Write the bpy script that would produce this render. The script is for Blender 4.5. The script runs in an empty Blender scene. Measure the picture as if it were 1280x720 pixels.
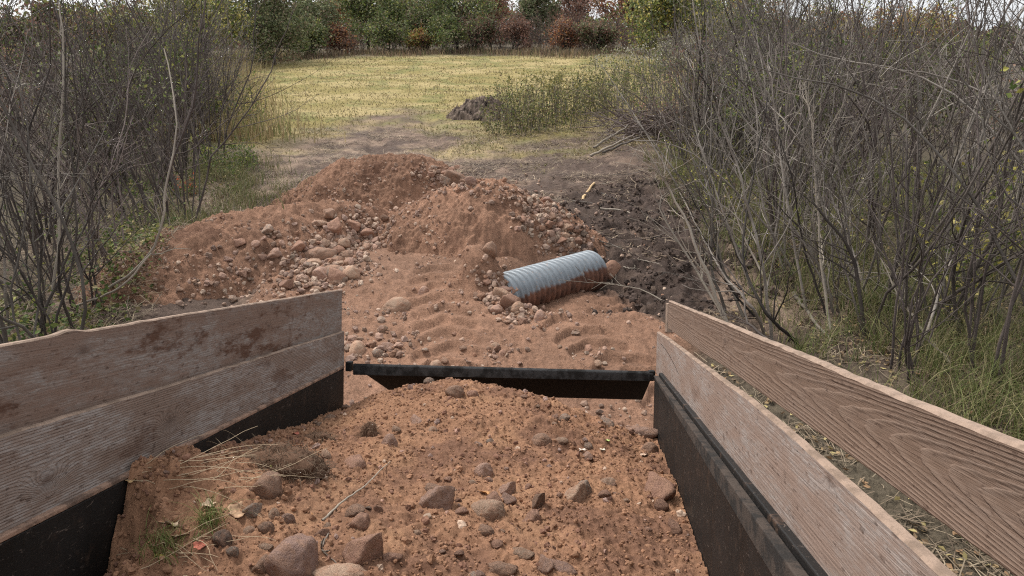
import bpy, math, random
import numpy as np
from mathutils import Matrix, Vector

random.seed(7)
RNG = np.random.default_rng(7)
scene = bpy.context.scene
COL = bpy.data.collections.new('place'); scene.collection.children.link(COL)

# ------------------------------------------------------------------ camera
F = 900.0                       # focal length in pixels of a 1280 wide frame
PITCH = math.radians(19.7)
CAMZ = 2.68
sP, cP = math.sin(PITCH), math.cos(PITCH)
cd = bpy.data.cameras.new('camera'); cam = bpy.data.objects.new('camera', cd)
COL.objects.link(cam); scene.camera = cam
cd.sensor_width = 36; cd.lens = 36 * F / 1280; cd.clip_end = 5000; cd.clip_start = 0.05
cam.location = (0, 0, CAMZ); cam.rotation_euler = (math.pi / 2 - PITCH, 0, 0)

def c2w(p):                     # camera axes (right, up, forward) -> world
    p = np.asarray(p, float)
    return np.stack([p[..., 0], p[..., 1] * sP + p[..., 2] * cP, CAMZ + p[..., 1] * cP - p[..., 2] * sP], -1)
def d2w(p):
    return c2w(p) - np.array([0, 0, CAMZ])
def ray(x, y): return np.array([(x - 640) / F, (360 - y) / F, 1.])

# ------------------------------------------------------------------ noise
def _hash(ix, iy, iz, seed):
    h = (ix.astype(np.int64) * 374761393 + iy.astype(np.int64) * 668265263 + iz.astype(np.int64) * 2147483647 + seed * 974634777) & 0xffffffff
    h = ((h ^ (h >> 13)) * 1274126177) & 0xffffffff
    return (h ^ (h >> 16)) & 0xffff
_a = RNG.random(65536) * 2 * math.pi
_z = RNG.random(65536) * 2 - 1
_G3 = np.stack([np.sqrt(1 - _z * _z) * np.cos(_a), np.sqrt(1 - _z * _z) * np.sin(_a), _z], -1)
_G2 = np.stack([np.cos(_a), np.sin(_a)], -1)
def noise2(x, y, seed=0):
    x = np.asarray(x, float); y = np.asarray(y, float)
    ix = np.floor(x); iy = np.floor(y); fx = x - ix; fy = y - iy
    ix = ix.astype(np.int64); iy = iy.astype(np.int64); z0 = np.zeros_like(ix)
    u = fx * fx * fx * (fx * (fx * 6 - 15) + 10); v = fy * fy * fy * (fy * (fy * 6 - 15) + 10)
    def g(a, b):
        G = _G2[_hash(ix + a, iy + b, z0, seed)]
        return G[..., 0] * (fx - a) + G[..., 1] * (fy - b)
    return 1.5 * ((g(0, 0) * (1 - u) + g(1, 0) * u) * (1 - v) + (g(0, 1) * (1 - u) + g(1, 1) * u) * v)
def noise3(p, seed=0):
    i = np.floor(p); f = p - i; i = i.astype(np.int64)
    w = f * f * f * (f * (f * 6 - 15) + 10); r = 0
    for a in (0, 1):
        for b in (0, 1):
            for c in (0, 1):
                G = _G3[_hash(i[..., 0] + a, i[..., 1] + b, i[..., 2] + c, seed)]
                d = (G * (f - np.array([a, b, c]))).sum(-1)
                r = r + d * (w[..., 0] if a else 1 - w[..., 0]) * (w[..., 1] if b else 1 - w[..., 1]) * (w[..., 2] if c else 1 - w[..., 2])
    return 1.5 * r
def fbm(x, y, s, o=4, seed=0, g=.5):
    r = 0; a = 1
    for k in range(o):
        r = r + a * noise2(x * s + 17 * k, y * s - 9 * k, seed + k); a *= g; s *= 2.03
    return r
def bill(x, y, s, o=3, seed=0):
    r = 0; a = 1
    for k in range(o):
        r = r + a * (1 - 2 * np.abs(noise2(x * s + 5 * k, y * s + 3 * k, seed + k))); a *= .5; s *= 2.1
    return r
def sst(a, b, x):
    t = np.clip((x - a) / (b - a), 0, 1); return t * t * (3 - 2 * t)

# ------------------------------------------------------------------ mesh + object helpers
def new_mesh(name, verts, faces, mat=None, smooth=True, col=None, mats=None, fmat=None):
    """faces: (n,k) array or list of such arrays"""
    me = bpy.data.meshes.new(name)
    if isinstance(faces, np.ndarray): faces = [faces]
    verts = np.asarray(verts, np.float32)
    me.vertices.add(len(verts)); me.vertices.foreach_set('co', verts.ravel())
    loops = np.concatenate([f.ravel() for f in faces]).astype(np.int32)
    tot = np.concatenate([np.full(len(f), f.shape[1]) for f in faces]).astype(np.int32)
    st = np.concatenate([[0], np.cumsum(tot)[:-1]]).astype(np.int32)
    me.loops.add(len(loops)); me.loops.foreach_set('vertex_index', loops)
    me.polygons.add(len(tot)); me.polygons.foreach_set('loop_start', st); me.polygons.foreach_set('loop_total', tot)
    me.polygons.foreach_set('use_smooth', np.full(len(tot), smooth))
    if col is not None:
        a = me.color_attributes.new('Col', 'FLOAT_COLOR', 'POINT')
        c = np.ones((len(verts), 4), np.float32); c[:, :3] = col
        a.data.foreach_set('color', c.ravel())
    for m in (mats or ([mat] if mat else [])): me.materials.append(m)
    if fmat is not None: me.polygons.foreach_set('material_index', np.asarray(fmat, np.int32))
    me.update(calc_edges=True)
    return me
def link(name, me, parent=None, mat4=None):
    o = bpy.data.objects.new(name, me); COL.objects.link(o)
    if parent: o.parent = parent
    if mat4 is not None: o.matrix_world = mat4
    return o
def tag(o, label=None, cat=None, group=None, kind=None):
    if label: o['label'] = label
    if cat: o['category'] = cat
    if group: o['group'] = group
    if kind: o['kind'] = kind
    return o
def copy_tree(o, parent=None):
    c = o.copy(); COL.objects.link(c); c.parent = parent
    for ch in o.children: copy_tree(ch, c)
    return c
def grid_faces(nu, nv):
    i = np.arange(nu - 1)[:, None] * nv + np.arange(nv - 1)[None]
    return np.stack([i, i + 1, i + nv + 1, i + nv], -1).reshape(-1, 4)

def box(V, Fs, lo, hi):
    n = len(V); lo = np.array(lo, float); hi = np.array(hi, float)
    V += [tuple(np.where(np.array(m), hi, lo)) for m in [(0,0,0),(1,0,0),(1,1,0),(0,1,0),(0,0,1),(1,0,1),(1,1,1),(0,1,1)]]
    Fs += [[n,n+3,n+2,n+1],[n+4,n+5,n+6,n+7],[n,n+1,n+5,n+4],[n+1,n+2,n+6,n+5],[n+2,n+3,n+7,n+6],[n+3,n,n+4,n+7]]
def bevel(o, w, seg=2):
    m = o.modifiers.new('bevel', 'BEVEL'); m.width = w; m.segments = seg; m.limit_method = 'ANGLE'; return o

# tubes along polylines
def tubes(lines, sides=4):
    V = []; Fs = []; n = 0
    for pts, rad in lines:
        pts = np.asarray(pts, float); k = len(pts); sd = sides if np.max(rad) < .006 else sides + 2
        t = np.gradient(pts, axis=0); t /= np.linalg.norm(t, axis=1)[:, None] + 1e-9
        up = np.array([0., 0, 1]) if abs(t[0, 2]) < .8 else np.array([1., 0, 0])
        a = np.cross(t, up); a /= np.linalg.norm(a, axis=1)[:, None] + 1e-9; b = np.cross(t, a)
        th = np.arange(sd) * 2 * math.pi / sd
        ring = pts[:, None] + (a[:, None] * np.cos(th)[None, :, None] + b[:, None] * np.sin(th)[None, :, None]) * np.asarray(rad)[:, None, None]
        V.append(ring.reshape(-1, 3))
        i = n + np.arange(k - 1)[:, None] * sd + np.arange(sd)[None]
        j = n + np.arange(k - 1)[:, None] * sd + (np.arange(sd)[None] + 1) % sd
        Fs.append(np.stack([i, j, j + sd, i + sd], -1).reshape(-1, 4)); n += k * sd
    return np.concatenate(V), np.concatenate(Fs)

def grow(rng, base, d, L, r0, r1, n=9, wig=.12, up=.04, droop=0.):
    d = np.array(d, float); d /= np.linalg.norm(d); p = [np.array(base, float)]; st = L / n
    for k in range(n):
        d = d + rng.normal(0, wig, 3) + np.array([0, 0, up - droop]); d /= np.linalg.norm(d)
        p.append(p[-1] + d * st)
    return np.array(p), np.linspace(r0, r1, n + 1)
def side_dir(rng, d, ang):
    a = np.cross(d, rng.normal(0, 1, 3)); a /= np.linalg.norm(a) + 1e-9
    return d * math.cos(ang) + a * math.sin(ang)
def branches(rng, line, nb, ang, Lf, rf, n=6, wig=.14, up=.05, f0=.2, f1=.97):
    pts, rad = line; out = []; k = len(pts) - 1
    for _ in range(nb):
        f = rng.uniform(f0, f1); i = min(int(f * k), k - 1); w = f * k - i
        p = pts[i] * (1 - w) + pts[i + 1] * w; d = pts[i + 1] - pts[i]; d /= np.linalg.norm(d)
        L = Lf * (1.15 - f) * rng.uniform(.6, 1.4); r = max(rad[i] * rf, .0032)
        out.append(grow(rng, p, side_dir(rng, d, rng.uniform(*ang)), L, r, min(r * .6, .0018), n, wig, up))
    return out

# leaves: folded diamonds
def leaves(P, size, rng, cols, flat=0.):
    n = len(P); size = np.broadcast_to(size, n)
    a = rng.normal(0, 1, (n, 3)); a[:, 2] *= (1 - flat); a /= np.linalg.norm(a, axis=1)[:, None]
    b = rng.normal(0, 1, (n, 3)); b[:, 2] *= (1 - flat); b -= (b * a).sum(1)[:, None] * a; b /= np.linalg.norm(b, axis=1)[:, None]
    c = np.cross(a, b)
    s = size[:, None]
    V = np.stack([P, P + a * s * .5 + b * s * .3 + c * s * .08, P + a * s, P + a * s * .5 - b * s * .3 + c * s * .08], 1).reshape(-1, 3)
    i = np.arange(n)[:, None] * 4
    Fc = np.concatenate([i + np.array([[0, 1, 2]]), i + np.array([[0, 2, 3]])])
    cc = np.repeat(cols, 4, axis=0)
    return V, Fc, cc
def blades(P, L, Wd, rng, cols, lean=.5, segs=3, lie=None):
    """grass blades; lean = how far the tip leans (fraction of L)"""
    n = len(P); th = rng.uniform(0, 2 * math.pi, n); d = np.stack([np.cos(th), np.sin(th), 0 * th], -1)
    th2 = rng.uniform(0, 2 * math.pi, n)
    w = np.stack([-np.sin(th2), np.cos(th2), 0 * th], -1) * (np.broadcast_to(Wd, n) / 2)[:, None]
    L = np.broadcast_to(L, n)[:, None]; le = (lean * rng.uniform(.3, 1.5, n))[:, None]
    V = []
    for k in range(segs + 1):
        f = k / segs; ww = w * (1 - f * .85)
        hz = np.sqrt(np.clip(1 - (le * f) ** 2 * .6, .1, 1))
        c = P + d * L * le * f * f + np.array([0, 0, 1]) * L * f * hz
        V += [c - ww, c + ww]
    V = np.stack(V, 1).reshape(-1, 3); m = 2 * (segs + 1)
    i = np.arange(n)[:, None] * m
    Fc = np.concatenate([i + np.array([[2 * k, 2 * k + 1, 2 * k + 3, 2 * k + 2]]) for k in range(segs)])
    return V, Fc, np.repeat(cols, m, axis=0)
def litter(P, L, Wd, rng, cols, tilt=.18):
    """thin straw lying on the ground"""
    n = len(P); th = rng.uniform(0, 2 * math.pi, n)
    d = np.stack([np.cos(th), np.sin(th), rng.normal(0, tilt, n)], -1); w = np.stack([-np.sin(th), np.cos(th), 0 * th], -1)
    bend = w * rng.normal(0, .2, n)[:, None]; L = np.broadcast_to(L, n)[:, None]; ww = w * (np.broadcast_to(Wd, n) / 2)[:, None]
    V = []
    for k, f in enumerate((-.5, 0, .5)):
        c = P + d * L * f + bend * L * (1 - 4 * f * f) * .5
        V += [c - ww, c + ww]
    V = np.stack(V, 1).reshape(-1, 3); i = np.arange(n)[:, None] * 6
    Fc = np.concatenate([i + np.array([[0, 1, 3, 2]]), i + np.array([[2, 3, 5, 4]])])
    return V, Fc, np.repeat(cols, 6, axis=0)
def pick(rng, n, pal, var=.15):
    pal = np.array(pal, float); c = pal[rng.integers(0, len(pal), n)]
    return c * (1 + rng.normal(0, var, (n, 1)))
def join(parts):
    V = []; Fq = []; C = []; n = 0
    for v, f, c in parts:
        V.append(v); Fq.append(f + n); C.append(c); n += len(v)
    return np.concatenate(V), Fq, np.concatenate(C)

# ------------------------------------------------------------------ node helpers
class NT:
    def __init__(s, name):
        s.m = bpy.data.materials.new(name); s.m.use_nodes = True; s.t = s.m.node_tree; s.t.nodes.clear()
        s.out = s.t.nodes.new('ShaderNodeOutputMaterial'); s.b = s.t.nodes.new('ShaderNodeBsdfPrincipled')
        s.t.links.new(s.b.outputs[0], s.out.inputs[0]); s.b.inputs['Specular IOR Level'].default_value = .25
    def n(s, typ, **kw):
        nd = s.t.nodes.new(typ)
        for k, v in kw.items(): setattr(nd, k, v)
        return nd
    def set(s, inp, v):
        if isinstance(v, (int, float)): inp.default_value = v
        elif isinstance(v, tuple): inp.default_value = v if len(v) == len(inp.default_value) else (*v, 1)
        else: s.t.links.new(v, inp)
    def math(s, op, a, b=0., c=0., clamp=False):
        nd = s.n('ShaderNodeMath', operation=op, use_clamp=clamp)
        for i, v in enumerate((a, b, c)): s.set(nd.inputs[i], v)
        return nd.outputs[0]
    def mix(s, f, a, b, mode='MIX'):
        nd = s.n('ShaderNodeMix', data_type='RGBA', blend_type=mode); s.set(nd.inputs['Factor'], f)
        s.set(nd.inputs[6], a); s.set(nd.inputs[7], b); return nd.outputs[2]
    def noise(s, vec, sc, det=4, rough=.55, dist=0.):
        nd = s.n('ShaderNodeTexNoise'); s.t.links.new(vec, nd.inputs['Vector'])
        nd.inputs['Scale'].default_value = sc; nd.inputs['Detail'].default_value = det; nd.inputs['Roughness'].default_value = rough; nd.inputs['Distortion'].default_value = dist
        return nd.outputs['Fac']
    def voro(s, vec, sc, feature='F1'):
        nd = s.n('ShaderNodeTexVoronoi', feature=feature); s.t.links.new(vec, nd.inputs['Vector']); nd.inputs['Scale'].default_value = sc
        return nd.outputs['Distance']
    def ramp(s, f, stops):
        nd = s.n('ShaderNodeValToRGB'); s.set(nd.inputs[0], f); e = nd.color_ramp.elements
        while len(e) < len(stops): e.new(.5)
        for k, (p, c) in enumerate(stops): e[k].position = p; e[k].color = (*c, 1) if len(c) == 3 else c
        return nd.outputs[0]
    def step(s, f, a, b):
        nd = s.n('ShaderNodeMapRange', interpolation_type='SMOOTHSTEP'); s.set(nd.inputs[0], f)
        nd.inputs[1].default_value = a; nd.inputs[2].default_value = b; return nd.outputs[0]
    def coord(s, w='Object'): return s.n('ShaderNodeTexCoord').outputs[w]
    def scale(s, vec, sc):
        nd = s.n('ShaderNodeMapping'); s.t.links.new(vec, nd.inputs[0]); nd.inputs['Scale'].default_value = sc; return nd.outputs[0]
    def xyz(s, vec):
        nd = s.n('ShaderNodeSeparateXYZ'); s.t.links.new(vec, nd.inputs[0]); return nd.outputs
    def attr(s): return s.n('ShaderNodeVertexColor', layer_name='Col').outputs[0]
    def bump(s, h, dist=.01, st=1., prev=None):
        nd = s.n('ShaderNodeBump'); s.set(nd.inputs['Height'], h); nd.inputs['Distance'].default_value = dist; nd.inputs['Strength'].default_value = st
        if prev: s.t.links.new(prev, nd.inputs['Normal'])
        return nd.outputs[0]
    def fin(s, col, rough=.9, nrm=None, metal=0., spec=None):
        s.set(s.b.inputs['Base Color'], col); s.set(s.b.inputs['Roughness'], rough); s.set(s.b.inputs['Metallic'], metal)
        if nrm: s.t.links.new(nrm, s.b.inputs['Normal'])
        if spec is not None: s.b.inputs['Specular IOR Level'].default_value = spec
        return s.m

def mat_soil(name, b1=.012, s1=60, s2=14, mottle=.35, col=None, spec=.15):
    m = NT(name); v = m.coord(); c = m.attr() if col is None else col
    n1 = m.noise(v, s2, 5); n2 = m.noise(v, s1, 4, .65); n3 = m.noise(v, s1 * 4, 2)
    f = m.math('ADD', m.math('MULTIPLY', n1, .5), m.math('MULTIPLY', n2, .5))
    k = m.math('MULTIPLY_ADD', m.math('SUBTRACT', f, .5), mottle * 6, 1.0)
    comb = m.n('ShaderNodeCombineXYZ')
    for i in range(3): m.set(comb.inputs[i], k)
    cc = m.mix(1., c, comb.outputs[0], 'MULTIPLY')
    nb = m.bump(n2, b1, .9); nb = m.bump(n3, b1 * .35, .8, nb)
    return m.fin(cc, .95, nb, spec=spec)
M_ground = mat_soil('soil_ground', .016, 40, 9, .38)
M_dirt = mat_soil('red_dirt', .016, 55, 10, .36)
M_load = mat_soil('loose_dirt', .0035, 150, 30, .34)

def mat_veg(name, rough=.7, trans=.25):
    m = NT(name); c = m.attr(); m.fin(c, rough, spec=.25)
    if trans:
        tr = m.n('ShaderNodeBsdfTranslucent'); m.t.links.new(c, tr.inputs[0]); mx = m.n('ShaderNodeMixShader'); mx.inputs[0].default_value = trans
        m.t.links.new(m.b.outputs[0], mx.inputs[1]); m.t.links.new(tr.outputs[0], mx.inputs[2]); m.t.links.new(mx.outputs[0], m.out.inputs[0])
    return m.m
M_leaf = mat_veg('leaf', .65, .3); M_grass = mat_veg('grass_blades', .7, .25); M_straw = mat_veg('straw', .8, .1)
M_crumb = mat_veg('crumbs', .95, 0)

def mat_bark(name, a, b):
    m = NT(name); v = m.coord(); oi = m.n('ShaderNodeObjectInfo').outputs['Random']
    f = m.noise(v, 2.2, 3); f2 = m.noise(v, 60, 3)
    c = m.mix(m.step(f, .35, .65), a, b)
    c = m.mix(m.math('MULTIPLY', f2, .5), c, (a[0] * .45, a[1] * .45, a[2] * .45))
    k = m.math('MULTIPLY_ADD', oi, 1.0, .45); comb = m.n('ShaderNodeCombineXYZ')
    for i in range(3): m.set(comb.inputs[i], k)
    c = m.mix(1., c, comb.outputs[0], 'MULTIPLY')
    return m.fin(c, .85, m.bump(f2, .004, .6))
M_bark = mat_bark('grey_bark', (.145, .12, .10), (.31, .27, .23))
M_bark2 = mat_bark('purple_twig_bark', (.095, .072, .063), (.195, .155, .137))
M_pale = mat_bark('pale_dead_wood', (.30, .255, .20), (.20, .165, .135))
M_dark = mat_bark('dark_bark', (.045, .035, .03), (.095, .077, .064))
M_fresh = mat_bark('fresh_split_wood', (.62, .44, .24), (.5, .34, .19))

# ------------------------------------------------------------------ world + light
w = bpy.data.worlds.new('World'); scene.world = w; w.use_nodes = True; wt = w.node_tree
bg = wt.nodes['Background']; sky = wt.nodes.new('ShaderNodeTexSky'); sky.sky_type = 'NISHITA'; sky.sun_disc = False
SE, SR = math.radians(54), math.radians(312)
sky.sun_elevation = SE; sky.sun_rotation = SR; sky.air_density = 1.2; sky.dust_density = 3
hs = wt.nodes.new('ShaderNodeHueSaturation'); hs.inputs['Saturation'].default_value = .22; hs.inputs['Value'].default_value = 1.15
wt.links.new(sky.outputs[0], hs.inputs['Color'])
mx = wt.nodes.new('ShaderNodeMix'); mx.data_type = 'RGBA'; mx.inputs[0].default_value = .45; mx.inputs[7].default_value = (8.2, 8.5, 8.9, 1)
wt.links.new(hs.outputs[0], mx.inputs[6]); wt.links.new(mx.outputs[2], bg.inputs[0]); bg.inputs[1].default_value = .085
sl = bpy.data.lights.new('sun', 'SUN'); sl.energy = 1.5; sl.angle = math.radians(10); sl.color = (1, .97, .92)
so = bpy.data.objects.new('sun', sl); COL.objects.link(so)
sd = Vector((math.sin(SR) * math.cos(SE), math.cos(SR) * math.cos(SE), math.sin(SE)))
so.rotation_euler = sd.to_track_quat('Z', 'Y').to_euler(); so.location = (0, 0, 30)
scene.view_settings.view_transform = 'Standard'; scene.view_settings.look = 'None'
scene.view_settings.exposure = 1.2; scene.view_settings.gamma = 1
scene.cycles.use_denoising = False; scene.render.filter_size = 1.1; scene.cycles.pixel_filter_type = 'BLACKMAN_HARRIS'; scene.cycles.filter_width = 1.15; scene.cycles.max_bounces = 5; scene.cycles.diffuse_bounces = 3
scene.cycles.transmission_bounces = 2; scene.cycles.transparent_max_bounces = 4

# ------------------------------------------------------------------ ground
RED = np.array([.238, .133, .086]); BROWN = np.array([.165, .115, .086]); MUD = np.array([.060, .042, .034]); DUFF = np.array([.10, .080, .055])
FIELD = np.array([.225, .18, .066]); HAY = np.array([.33, .258, .12]); GREEN = np.array([.12, .14, .045]); PALEM = np.array([.26, .185, .135])
def edgeL(y): return np.interp(y, [4, 6.5, 9, 12, 16, 22, 30, 45], [-3.7, -3.95, -4.3, -4.9, -6.0, -8.4, -11.5, -17])
def edgeR(y): return np.interp(y, [4, 6, 8, 10, 14, 18, 24, 40], [2.8, 2.75, 2.7, 2.8, 3.0, 3.4, 6.5, 14])
def seg(x, y, a, b):
    ax, ay = a; bx, by = b; L = math.hypot(bx - ax, by - ay); ux, uy = (bx - ax) / L, (by - ay) / L
    t = (x - ax) * ux + (y - ay) * uy; d = (x - ax) * -uy + (y - ay) * ux
    return t, d, L
TRACKS = [((-.82, 7.9), (-.50, 4.7)), ((.40, 6.4), (1.15, 4.6))]
def apron(x, y):
    n = fbm(x, y, .9, 3, 31) * .22
    e = ((x + .55 + .08 * (y - 5)) / 2.15) ** 2 + ((y - 5.6) / 4.1) ** 2
    return 1 - sst(.8, 1.15, e + n)
def muddy(x, y):
    n = fbm(x, y, .8, 3, 41) * .5
    e = ((x - 2.25 - .03 * (y - 8)) / 1.6) ** 2 + ((y - 9.8) / 3.9) ** 2
    return 1 - sst(.55, 1.25, e + n)
def G(x, y):
    x = np.asarray(x, float); y = np.asarray(y, float); D = np.hypot(x, y)
    z = .10 * fbm(x, y, .22, 3, 1) + .028 * fbm(x, y, 1.6, 4, 2)
    z = z * sst(0, 6, D) + 1.1 * sst(16, 62, y) * (1 - .75 * sst(8, 26, x)) * (1 - .5 * sst(10, 30, -x))
    a = apron(x, y)
    z = z * (1 - .6 * a) + a * .16
    near = 1 - sst(14, 22, D); rough = sst(-1.5, 1.5, x) * (1 - a) * near * sst(6, 8, D)
    z = z + rough * (bill(x, y, 2.2, 4, 71) * .05)
    mu = muddy(x, y)
    cl = bill(x, y, 3.6, 4, 5) * .055 * mu + bill(x, y, 9, 3, 6) * .02 * near
    z = z - mu * .10 + cl + fbm(x, y, 14, 2, 8) * .006 * near
    ex = ((x - .75) / .95) ** 2 + ((y - 7.3) / .95) ** 2     # hollow below the culvert
    z = z - .27 * (1 - sst(.35, 1.3, ex))
    z = z + .40 * np.exp(-(((x + .36) / .34) ** 2 + ((y - 7.12) / .30) ** 2) ** 1.5)
    for (p, q) in TRACKS:
        t, d, L = seg(x, y, p, q); d = d + .05 * np.sin(t * 2.1)
        m = (1 - sst(.25, .31, np.abs(d))) * sst(-.1, .15, t) * (1 - sst(L - .2, L + .2, t)) 
        ph = (t + .09 * np.cos(d * 9) + .07 * noise2(x * 7, y * 5, 79)) / .31; w_ = ph - np.floor(ph)
        z = z * (1 - .75 * m) + .75 * m * .16 + m * (-.030 + .065 * np.minimum(w_ / .82, (1 - w_) / .18) ** 1.4)
    for off in (-.75, .75):                                    # faint ruts of the path to the field
        t, d, L = seg(x, y, (-1.6, 12), (-3.6, 24)); m = (1 - sst(.12, .3, np.abs(d + off))) * sst(0, 2, t) * (1 - sst(L - 4, L, t))
        z = z - m * .09
    return z
def gcol(x, y):
    D = np.hypot(x, y); n1 = fbm(x, y, .5, 4, 51); n2 = fbm(x, y, 2.2, 4, 52); n3 = fbm(x, y, .12, 3, 53)
    c = np.zeros(x.shape + (3,)) + DUFF
    def lay(c, k, m): return c * (1 - m[..., None]) + k * m[..., None]
    clear = (1 - sst(50, 55, y - .3 * np.abs(x) * 0 + 14 * sst(-7, -24, x))) * sst(-2.2, .2, x - edgeL(y)) * (1 - sst(-.2, 2.2, x - edgeR(y)))
    fieldm = clear * sst(13.5, 18.5, y + .25 * x * (x < 0) + n1 * 3.5)
    fcol = FIELD + (HAY - FIELD) * sst(-.35, .45, fbm(x * .45, y, .55, 4, 55))[..., None]
    fcol = fcol + (GREEN - fcol) * (sst(.1, .6, fbm(x, y, .8, 4, 56) + n3 * .5) * .5)[..., None]
    c = lay(c, fcol, fieldm)
    work = sst(5, 7, D) * (1 - sst(14, 22.5, y + n1 * 4 + n2 * 1.5 - 5.5 * np.exp(-((x + 3.6) / 1.9) ** 2) - 2.5 * sst(0, 3, x))) * sst(-6.6, -5.0, x + n1 + .0 * y) * (1 - sst(3.2, 4.6, x + n1))
    wc = BROWN + (PALEM - BROWN) * sst(-.3, .5, n2 + n1 * .6)[..., None]
    wc = wc + (MUD * 1.3 - wc) * (sst(-.05, .45, fbm(x, y, 1.1, 4, 58) + .6 * sst(-1.2, 1.2, x) + .12) * .8)[..., None]
    c = lay(c, wc, work)
    c = lay(c, MUD, muddy(x, y) * sst(-.6, -.1, n2))
    pale = (1 - sst(.3, 1, ((x - 2.55) / .45) ** 2 + ((y - 7.0) / .9) ** 2 + n1 * .4))
    c = lay(c, PALEM, pale * .8)
    rd = RED * (1 + .16 * n1 + .12 * n2)[..., None]
    c = lay(c, rd, apron(x, y))
    # dusty tongue of red soil out to the path
    t, d, L = seg(x, y, (-.8, 8), (-2.6, 16)); c = lay(c, RED * .72 + BROWN * .3, (1 - sst(.9, 2.0, np.abs(d) + n1 * .7)) * (1 - sst(L - 5, L - 1, t)) * sst(-1, 0, t) * .6)
    return np.clip(c, .01, 1)
th = np.concatenate([np.linspace(-180, -50, 40)[:-1], np.linspace(-50, -40, 20)[:-1], np.linspace(-40, 40, 540), np.linspace(40, 50, 20)[1:], np.linspace(50, 180, 40)[1:]])
rr = np.concatenate([np.linspace(.3, 2.8, 12)[:-1], 2.8 * 1.0052 ** np.arange(300)])
r2 = [rr[-1]]
while r2[-1] < 75: r2.append(r2[-1] * 1.012)
while r2[-1] < 3000: r2.append(r2[-1] * 1.12)
rr = np.concatenate([rr, r2[1:]])
R_, T_ = np.meshgrid(rr, np.radians(th), indexing='ij')
gx = R_ * np.sin(T_); gy = R_ * np.cos(T_); gz = G(gx, gy)
V = np.stack([gx, gy, gz], -1).reshape(-1, 3)
gme = new_mesh('ground', V, grid_faces(len(rr), len(th))[:, ::-1], M_ground, True, gcol(gx, gy).reshape(-1, 3))
tag(link('ground', gme), kind='structure')

# ------------------------------------------------------------------ spoil heaps
def heap_h(x, y, spec):
    cx, cy, H, rx, ry, rot, sd_, pw = spec
    dx = x - cx; dy = y - cy; c, s = math.cos(rot), math.sin(rot); u = (dx * c + dy * s) / rx; v = (-dx * s + dy * c) / ry
    an = np.arctan2(v, u); r = np.sqrt(u * u + v * v) * (1 + .10 * np.sin(an * 2 + sd_) + .06 * np.sin(an * 3 + 2 * sd_)) + .12 * fbm(x, y, 1.1, 3, sd_)
    h = H * (1 - np.power(np.clip(r, 0, 3), pw))
    h = h + .06 * fbm(x, y, 2.4, 3, sd_ + 3) + bill(x, y, 4.5, 3, sd_ + 5) * .030 + bill(x, y, 13, 4, sd_ + 6) * .020
    return h
HEAPS = [
    ((-.34, 8.95, .82, 1.40, 1.05, .05, 11, 1.9), 'rounded heap of red dirt with grass clods behind the metal culvert'),
    ((-2.05, 11.9, .70, 1.55, .95, .1, 23, 2.2), 'tallest far heap of red dirt where the track to the field starts'),
    ((-3.0, 8.6, .62, 2.1, 1.1, .75, 37, 1.6), 'long sloping heap of red dirt and cobbles beside the bare thicket'),
]
def S(x, y):
    z = G(x, y)
    for sp, _ in HEAPS: z = np.maximum(z, heap_h(x, y, sp))
    return z
for sp, lab in HEAPS:
    cx, cy, H, rx, ry = sp[:5]; R = max(rx, ry) * 1.25
    a = np.linspace(-R, R, 300); X, Y = np.meshgrid(cx + a, cy + a, indexing='ij'); Z = heap_h(X, Y, sp)
    n1 = fbm(X, Y, .9, 4, sp[6] + 40); n2 = fbm(X, Y, 5, 3, sp[6] + 41)
    c = RED * {11: 1.28, 23: 1.02, 37: 1.18}[sp[6]] * (1 + .22 * n1 + .14 * n2)[..., None]; c = c + (np.array([.16, .085, .056]) - c) * (sst(.25, .7, fbm(X, Y, 1.7, 3, sp[6] + 44)) * .6)[..., None]
    V = np.stack([X - cx, Y - cy, np.maximum(Z, -.5)], -1).reshape(-1, 3)
    Fq = grid_faces(300, 300)[:, ::-1]; zz = (Z - G(X, Y)).ravel() > -.12
    Fq = Fq[zz[Fq].any(1)]
    us = np.unique(Fq); mp = np.zeros(len(V), int); mp[us] = np.arange(len(us))
    o = link('dirt_heap', new_mesh('dirt_heap', V[us], mp[Fq], M_dirt, True, np.clip(c.reshape(-1, 3)[us], .01, 1)))
    o.location = (cx, cy, 0); tag(o, lab, 'dirt heap', 'heaps of red dirt at the field entrance')

_rx = np.arange(-8, 8, .03); _ry = np.arange(2.4, 24, .03); _RS = S(*np.meshgrid(_rx, _ry, indexing='ij'))
def Sr(x, y):
    i = np.round((x + 8) / .03).astype(int); j = np.round((y - 2.4) / .03).astype(int)
    ok = (i >= 0) & (i < len(_rx)) & (j >= 0) & (j < len(_ry)); z = 1.1 * sst(16, 62, y) * (1 - .75 * sst(8, 26, x)) * (1 - .5 * sst(10, 30, -x))
    return np.where(ok, _RS[np.clip(i, 0, len(_rx) - 1), np.clip(j, 0, len(_ry) - 1)], z)
_k = np.geomspace(2.5, 90, 3000)
def pix(x, y):
    P = c2w(ray(x, y)[None] * _k[:, None]); b = P[:, 2] < Sr(P[:, 0], P[:, 1]); i = int(np.argmax(b))
    return P[i], _k[i]

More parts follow.
